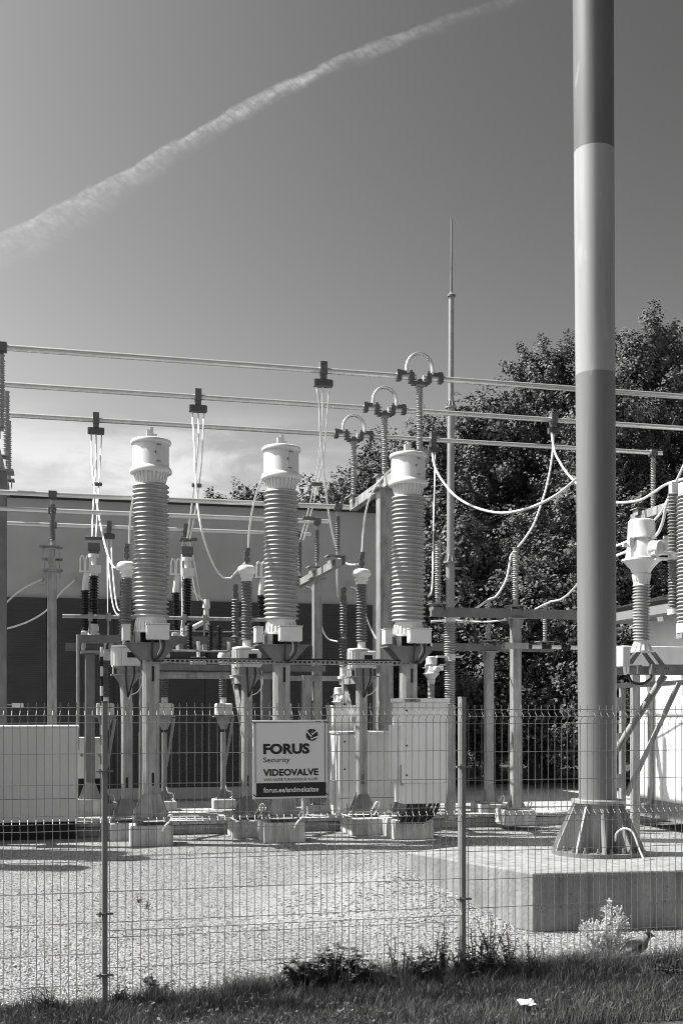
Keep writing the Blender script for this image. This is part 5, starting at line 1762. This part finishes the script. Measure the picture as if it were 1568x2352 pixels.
# ------------------------------------------------------------------ grass, weeds
def blades(px, py, hgt, wid, r, lean=.45, pz=None):
    n = len(px)
    a_ = r.uniform(0, 2 * PI, n)
    dirx, diry = np.cos(a_), np.sin(a_)
    ln = r.uniform(.1, 1, n) * lean * hgt
    ph_ = r.uniform(0, 2 * PI, n)
    wx, wy = np.cos(ph_) * wid, np.sin(ph_) * wid
    z0 = np.zeros(n) if pz is None else pz
    b0 = np.stack([px - wx, py - wy, z0], 1)
    b1 = np.stack([px + wx, py + wy, z0], 1)
    m1 = np.stack([px + dirx * ln * .35 + wx * .7, py + diry * ln * .35 + wy * .7, z0 + hgt * .6], 1)
    m0 = np.stack([px + dirx * ln * .35 - wx * .7, py + diry * ln * .35 - wy * .7, z0 + hgt * .6], 1)
    t0 = np.stack([px + dirx * ln + wx * .12, py + diry * ln + wy * .12, z0 + hgt * (1 - .25 * ln / hgt)], 1)
    t1 = np.stack([px + dirx * ln - wx * .12, py + diry * ln - wy * .12, z0 + hgt * (1 - .25 * ln / hgt)], 1)
    co = np.stack([b0, b1, m1, m0, t0, t1], 1).reshape(-1, 3)
    k = np.arange(n)[:, None] * 6
    F = np.concatenate([k + np.array([[0, 1, 2, 3]]), k + np.array([[3, 2, 4, 5]])], 0)
    return co, F


def grass():
    r = np.random.default_rng(5)
    n = 70000
    u = r.uniform(-1.6, 4.6, n)
    v = -1.15 + 1.25 * r.uniform(0, 1, n) ** .9
    right = np.clip((u - 1.2) / 2.2, 0, 1)
    v = v + right * .32 * r.uniform(0, 1, n) * (v > -.2)
    keep = (np.sin(u * 3.7 + 1.3 * np.sin(v * 5)) * np.sin(v * 7.3 + 1.7 * np.sin(u * 2.9)) + r.normal(0, .55, n)) > -.55
    u, v, right = u[keep], v[keep], right[keep]
    n = len(u)
    cl = .5 + .5 * np.sin(u * 5.1 + 2 * np.sin(v * 4)) * np.sin(v * 6 + u * 2.3)
    h = (.03 + .05 * r.uniform(0, 1, n) + .05 * cl * r.uniform(0, 1, n)) * (1 + .55 * right)
    edge_ = np.exp(-((v - .02) / .10) ** 2)
    h *= 1 + .8 * edge_ * np.clip((u + .2) / .8, 0.0, 1)
    co1, F1 = blades(FL.x + U.x * u + V.x * v, FL.y + U.y * u + V.y * v, h, r.uniform(.0016, .0034, n), r, .8)
    # longer tufts along the fence line
    tu = [(.93, .05, 500, .17), (1.02, .1, 420, .16), (1.9, .03, 420, .15), (2.2, .06, 500, .17), (2.62, .1, 600, .19), (2.9, .14, 600, .20), (3.3, .15, 900, .15), (3.55, .16, 900, .15), (3.85, .16, 900, .13), (3.1, -.25, 260, .16), (2.1, -.35, 200, .14), (.35, .03, 120, .14), (1.45, .02, 260, .13), (3.72, -.05, 500, .14)]
    for _ in range(75):
        tv0 = r.uniform(-.75, .12)
        tu.append((r.uniform(-1.3, 4.4), tv0, int(r.uniform(40, 150)), r.uniform(.06, .17) * (1 if tv0 > -.3 else .75)))
    for _ in range(46):
        tu.append((r.uniform(.85, 4.3), r.uniform(-.03, .2), int(r.uniform(120, 260)), r.uniform(.10, .22)))
    P, H = [], []
    for (tu_, tv_, k, hh) in tu:
        uu = tu_ + r.normal(0, .05 + .06 * (k > 200), k)
        vv = tv_ + r.normal(0, .06, k)
        P.append(np.stack([FL.x + U.x * uu + V.x * vv, FL.y + U.y * uu + V.y * vv], 1))
        H.append(hh * r.uniform(.5, 1.25, k))
    P = np.concatenate(P)
    H = np.concatenate(H)
    co2, F2 = blades(P[:, 0], P[:, 1], H, r.uniform(.0014, .003, len(H)), r, .75)
    # broad low clover and plantain leaves between the blades
    n3 = 6000
    u3 = r.uniform(-1.5, 4.5, n3)
    v3 = -1.1 + 1.2 * r.uniform(0, 1, n3)
    pos = np.stack([FL.x + U.x * u3 + V.x * v3, FL.y + U.y * u3 + V.y * v3, r.uniform(.015, .075, n3)], 1)
    nrm = r.normal(0, .5, (n3, 3)) + np.array([0, -.1, .8])
    nrm /= np.linalg.norm(nrm, axis=1)[:, None]
    tv = np.cross(nrm, r.normal(0, 1, (n3, 3)))
    tv /= np.linalg.norm(tv, axis=1)[:, None]
    bv_ = np.cross(nrm, tv)
    s = (.006 + .016 * r.uniform(0, 1, n3) ** 2.5)[:, None]
    co3 = np.stack([pos - tv * s, pos + bv_ * s * .55, pos + tv * s, pos - bv_ * s * .55], 1).reshape(-1, 3)
    F3 = np.arange(n3 * 4).reshape(-1, 4)
    co = np.concatenate([co1, co2, co3])
    F = np.concatenate([F1, F2 + len(co1), F3 + len(co1) + len(co2)])
    o = link_mesh('grass', np_mesh('grass', co, F, M['grass']))
    tag(o, 'rough dark grass and clover growing along the foot of the fence', 'grass', kind='stuff')


grass()


def weed(x, ybase, ytop, Y, label, n_st=3, leaf=.05, spread=.10, seed=1, m='weed', dense=1.0, name='weed'):
    r = random.Random(seed)
    b_ = at(x, ybase, Y)
    b_.z = 0
    h = max(.08, at(x, ytop, Y).z)
    t = thing(name, b_, label, 'weed', 'weeds along the fence', rz=0)
    st, lf = MB(), MB()
    for s_ in range(n_st):
        a_ = r.uniform(0, 2 * PI)
        hh = h * (1 if s_ == 0 else r.uniform(.5, .9))
        d_ = spread * (0.15 if s_ == 0 else r.uniform(.4, 1))
        pts = [(math.cos(a_) * d_ * k / 5 * (k / 5) + r.uniform(-.004, .004), math.sin(a_) * d_ * k / 5 * .6, hh * k / 5) for k in range(6)]
        st.tube(pts, [.005, .0045, .004, .0035, .003, .002], 5)
        nl = int(30 * dense * hh / .3) + 8
        for i in range(nl):
            f = r.uniform(.08, 1.0)
            k = min(4, int(f * 5))
            p = Vector(pts[k]).lerp(Vector(pts[k + 1]), f * 5 - k)
            b2 = r.uniform(0, 2 * PI)
            L = leaf * (1.35 - .8 * f) * r.uniform(.45, 1.3)
            up = r.uniform(-.2, .9)
            d2 = Vector((math.cos(b2), math.sin(b2), up)).normalized()
            sd = d2.cross(Vector((r.uniform(-.3, .3), r.uniform(-.3, .3), 1))).normalized() * (L * .33)
            drop = Vector((0, 0, -L * .25))
            o_ = len(lf.v)
            q0, q1, q2, q3 = p, p + d2 * L * .5 + sd, p + d2 * L + drop, p + d2 * L * .5 - sd
            lf._add([q0, q1, q2, q3], [(0, 1, 2, 3)])
    st.build('stem', M['stem'], t)
    me = bpy.data.meshes.new('foliage')
    me.from_pydata(lf.v, [], lf.f)
    me.materials.append(M[m])
    link_mesh('foliage', me, t)
    return t


WEEDS = [
    (640, 2268, 2225, 7.7, 'low weed tuft left of the leafy clump below the sign', 4, .04, .12),
    (905, 2246, 2150, 7.95, 'thin tall weed stalk halfway between sign and right post', 2, .035, .06),
    (1000, 2236, 2140, 8.0, 'second tallest weed spike left of the right fence post', 3, .04, .08),
    (1050, 2234, 2150, 8.0, 'weed pressed against the foot of the right fence post', 4, .045, .08),
    (1105, 2232, 2150, 8.05, 'low bushy weed between the two taller ones right of the post', 5, .045, .12),
    (1250, 2232, 2165, 8.15, 'thin weed right below the foundation block corner', 3, .035, .10),
    (1290, 2232, 2175, 8.2, 'thin weed left of the pale flowering bush', 3, .035, .10),
    (1520, 2240, 2195, 8.05, 'broad weed next to the lower right edge', 5, .05, .12),
    (270, 2296, 2262, 7.5, 'low dark weed at the foot of the left fence post', 5, .045, .10),
    (115, 2300, 2268, 7.3, 'low weed tuft in the grass left of the left fence post', 5, .04, .12),
    (690, 2262, 2188, 7.75, 'dark leafy weed clump left of centre at the fence foot', 5, .095, .12),
    (728, 2258, 2180, 7.8, 'upright weed second in the clump left of centre', 4, .09, .10),
    (770, 2258, 2168, 7.85, 'tall weed third in the clump below the sign', 4, .09, .10),
    (825, 2256, 2180, 7.9, 'dark weed below the right edge of the sign', 5, .095, .12),
    (872, 2250, 2215, 7.9, 'short bushy weed between sign and right post', 5, .09, .12),
    (930, 2240, 2165, 7.95, 'pointed weed halfway between sign and right fence post', 4, .045, .08),
    (972, 2236, 2170, 7.95, 'bushy dark weed left of the right fence post', 6, .075, .12),
    (1020, 2232, 2100, 8.0, 'tallest single weed spike just left of the right fence post', 3, .045, .06),
    (1085, 2232, 2130, 8.0, 'dark weed just right of the right fence post', 5, .05, .10),
    (1125, 2230, 2090, 8.1, 'tall branching weed right of the right fence post', 5, .045, .12),
    (1170, 2232, 2120, 8.1, 'branching weed third right of the right fence post', 5, .045, .12),
    (1215, 2232, 2160, 8.1, 'lower weed before the corner of the foundation block', 4, .04, .10),
    (1340, 2230, 2180, 8.2, 'short weed below the pale flowering bush', 4, .04, .1),
    (1545, 2245, 2200, 8.0, 'broad dark weed at the lower right edge', 6, .06, .12),
    (355, 2290, 2235, 7.6, 'broad leaved weed just right of the left fence post', 6, .06, .1),
]
for i, (x, yb, yt, Y, lab, ns, lf, sp) in enumerate(WEEDS):
    weed(x, yb, yt, Y, lab, ns + 2, lf, sp * 1.5, seed=i + 20)
weed(318, 2070, 2055, 5093 / (2075 - HY), 'small dark weed alone on the gravel right of the left post', 2, .04, .10, seed=61)
weed(337, 2086, 2072, 5093 / (2088 - HY), 'tiny dark weed alone on the gravel, nearer of the two', 2, .035, .08, seed=62)


def pale_bush():
    r = np.random.default_rng(9)
    Y = 8.75
    b_ = at(1385, 0, Y)
    b_.z = 0
    t = thing('flowering_bush', b_, 'pale seeding bush standing out against the dark foundation block', 'bush', rz=0)
    st = MB()
    pos = []
    for k, (dx, top) in enumerate(((-.16, .24), (-.12, .30), (-.07, .33), (-.02, .30), (.03, .47), (.06, .44), (.10, .34), (.14, .40), (.17, .30), (-.2, .19), (.0, .26), (.2, .2), (.08, .26), (-.09, .22), (.045, .39), (.125, .37), (-.1, .27), (-.045, .25), (.155, .34), (-.145, .26))):
        p0 = Vector((dx * .3, 0, 0))
        p2 = Vector((dx, r.uniform(-.08, .08), top))
        p1 = (p0 + p2) / 2 + Vector((-dx * .1, 0, .03))
        path = smooth_path([p0, p1, p2], 8)
        st.tube(path, .0022, 5)
        for p in path[4:]:
            for _ in range(8):
                c_ = np.array(p) + r.normal(0, .016, 3)
                for _ in range(6):
                    pos.append(c_ + r.normal(0, .0045, 3))
    st.build('stem', M['stem'], t)
    pos = np.array(pos)
    n = len(pos)
    nrm = r.normal(0, 1, (n, 3))
    nrm /= np.linalg.norm(nrm, axis=1)[:, None]
    tv = np.cross(nrm, r.normal(0, 1, (n, 3)))
    tv /= np.linalg.norm(tv, axis=1)[:, None]
    bv_ = np.cross(nrm, tv)
    s = r.uniform(.0035, .0075, n)[:, None]
    co = np.stack([pos - tv * s, pos + bv_ * s * .7, pos + tv * s, pos - bv_ * s * .7], 1).reshape(-1, 3)
    link_mesh('seed_heads', np_mesh('seed_heads', co, np.arange(n * 4).reshape(-1, 4), M['flower']), t)


pale_bush()

# ------------------------------------------------------------------ hooded crow on the gravel behind the grass
def crow():
    Y = 8.75
    base = at(1461, 0, Y)
    base.z = .0
    t = thing('crow', base, 'hooded crow with black head facing right, half hidden by the grass tuft', 'bird', rz=math.radians(36))
    # one continuous body: tail end, rump, belly, breast, neck, crown
    prof = [(-.20, .075, .012, .018), (-.15, .088, .034, .032), (-.10, .105, .052, .052), (-.04, .122, .064, .064), (.02, .138, .066, .066), (.065, .155, .056, .056), (.095, .175, .040, .042), (.115, .192, .033, .034), (.137, .202, .031, .031), (.158, .201, .024, .025), (.172, .197, .012, .013)]
    v, f = [], []
    sg = 20
    for (x, z, ry, rz_) in prof:
        for i in range(sg):
            a_ = 2 * PI * i / sg
            v.append((x, math.cos(a_) * ry, z + math.sin(a_) * rz_))
    for k in range(len(prof) - 1):
        for i in range(sg):
            j = (i + 1) % sg
            f.append((k * sg + i, k * sg + j, (k + 1) * sg + j, (k + 1) * sg + i))
    f += [tuple(range(sg)), tuple(range((len(prof) - 1) * sg, len(prof) * sg))]
    mb = MB()
    mb._add(v, f)
    bo = mb.build('body', M['crow_grey'], t, smooth=80)
    bo.data.materials.append(M['crow_black'])
    for p in bo.data.polygons:
        if p.center.x > .088:
            p.material_index = 1
    bl = MB().lathe([(.0008, .066), (.005, .045), (.009, .02), (.0125, .0)], seg=12).build('bill', M['crow_black'], t)
    bl.location = (.165, 0, .197)
    bl.rotation_euler = (0, math.radians(106), 0)
    for s_ in (-1, 1):
        w = MB()
        w._add([(.04, s_ * .062, .165), (.05, s_ * .066, .125), (-.04, s_ * .070, .095), (-.16, s_ * .035, .075), (-.21, s_ * .022, .078), (-.12, s_ * .052, .12), (-.03, s_ * .066, .155)], [(0, 1, 2, 3, 4, 5, 6)])
        wo = w.build('wing', M['crow_black'], t)
        sm = wo.modifiers.new('thick', 'SOLIDIFY')
        sm.thickness = .008
        MB().tube([(-.01, s_ * .03, .085), (-.015, s_ * .032, .045), (0, s_ * .033, .004)], [.012, .006, .005], 8).tube([(-.02, s_ * .033, .006), (.03, s_ * .036, .005)], .004, 6).build('leg', M['crow_black'], t)
        MB().cyl((.149, s_ * .028, .208), (.149, s_ * .0305, .208), .0045, seg=10).build('eye', M['dark'], t)
    MB().plate([(-.17, -.02, .085), (-.17, .02, .085), (-.31, .034, .055), (-.31, -.034, .055)], (.2, 0, 1), .008).build('tail', M['crow_black'], t)


crow()

# ------------------------------------------------------------------ paper scrap in the grass
p = at(1208, 2320, 5093 / (2330 - HY))
p.z = .075
n_, v, f = 7, [], []
r = random.Random(4)
for j in range(n_):
    for i in range(n_):
        v.append(((i / (n_ - 1) - .5) * .105 + r.uniform(-.004, .004), (j / (n_ - 1) - .5) * .07 + r.uniform(-.004, .004), .005 * math.sin(i * 1.3) * math.cos(j * 1.1) + r.uniform(-.002, .002) + .012 * (j / n_)))
for j in range(n_ - 1):
    for i in range(n_ - 1):
        f.append((j * n_ + i, j * n_ + i + 1, (j + 1) * n_ + i + 1, (j + 1) * n_ + i))
mb = MB()
mb._add(v, f)
o = mb.build('paper_scrap', M['paper'], smooth=0)
o.modifiers.new('thick', 'SOLIDIFY').thickness = .0015
o.location = p
o.rotation_euler = (.16, .05, .25)
tag(o, 'crumpled white scrap of paper lying in the grass', 'litter')
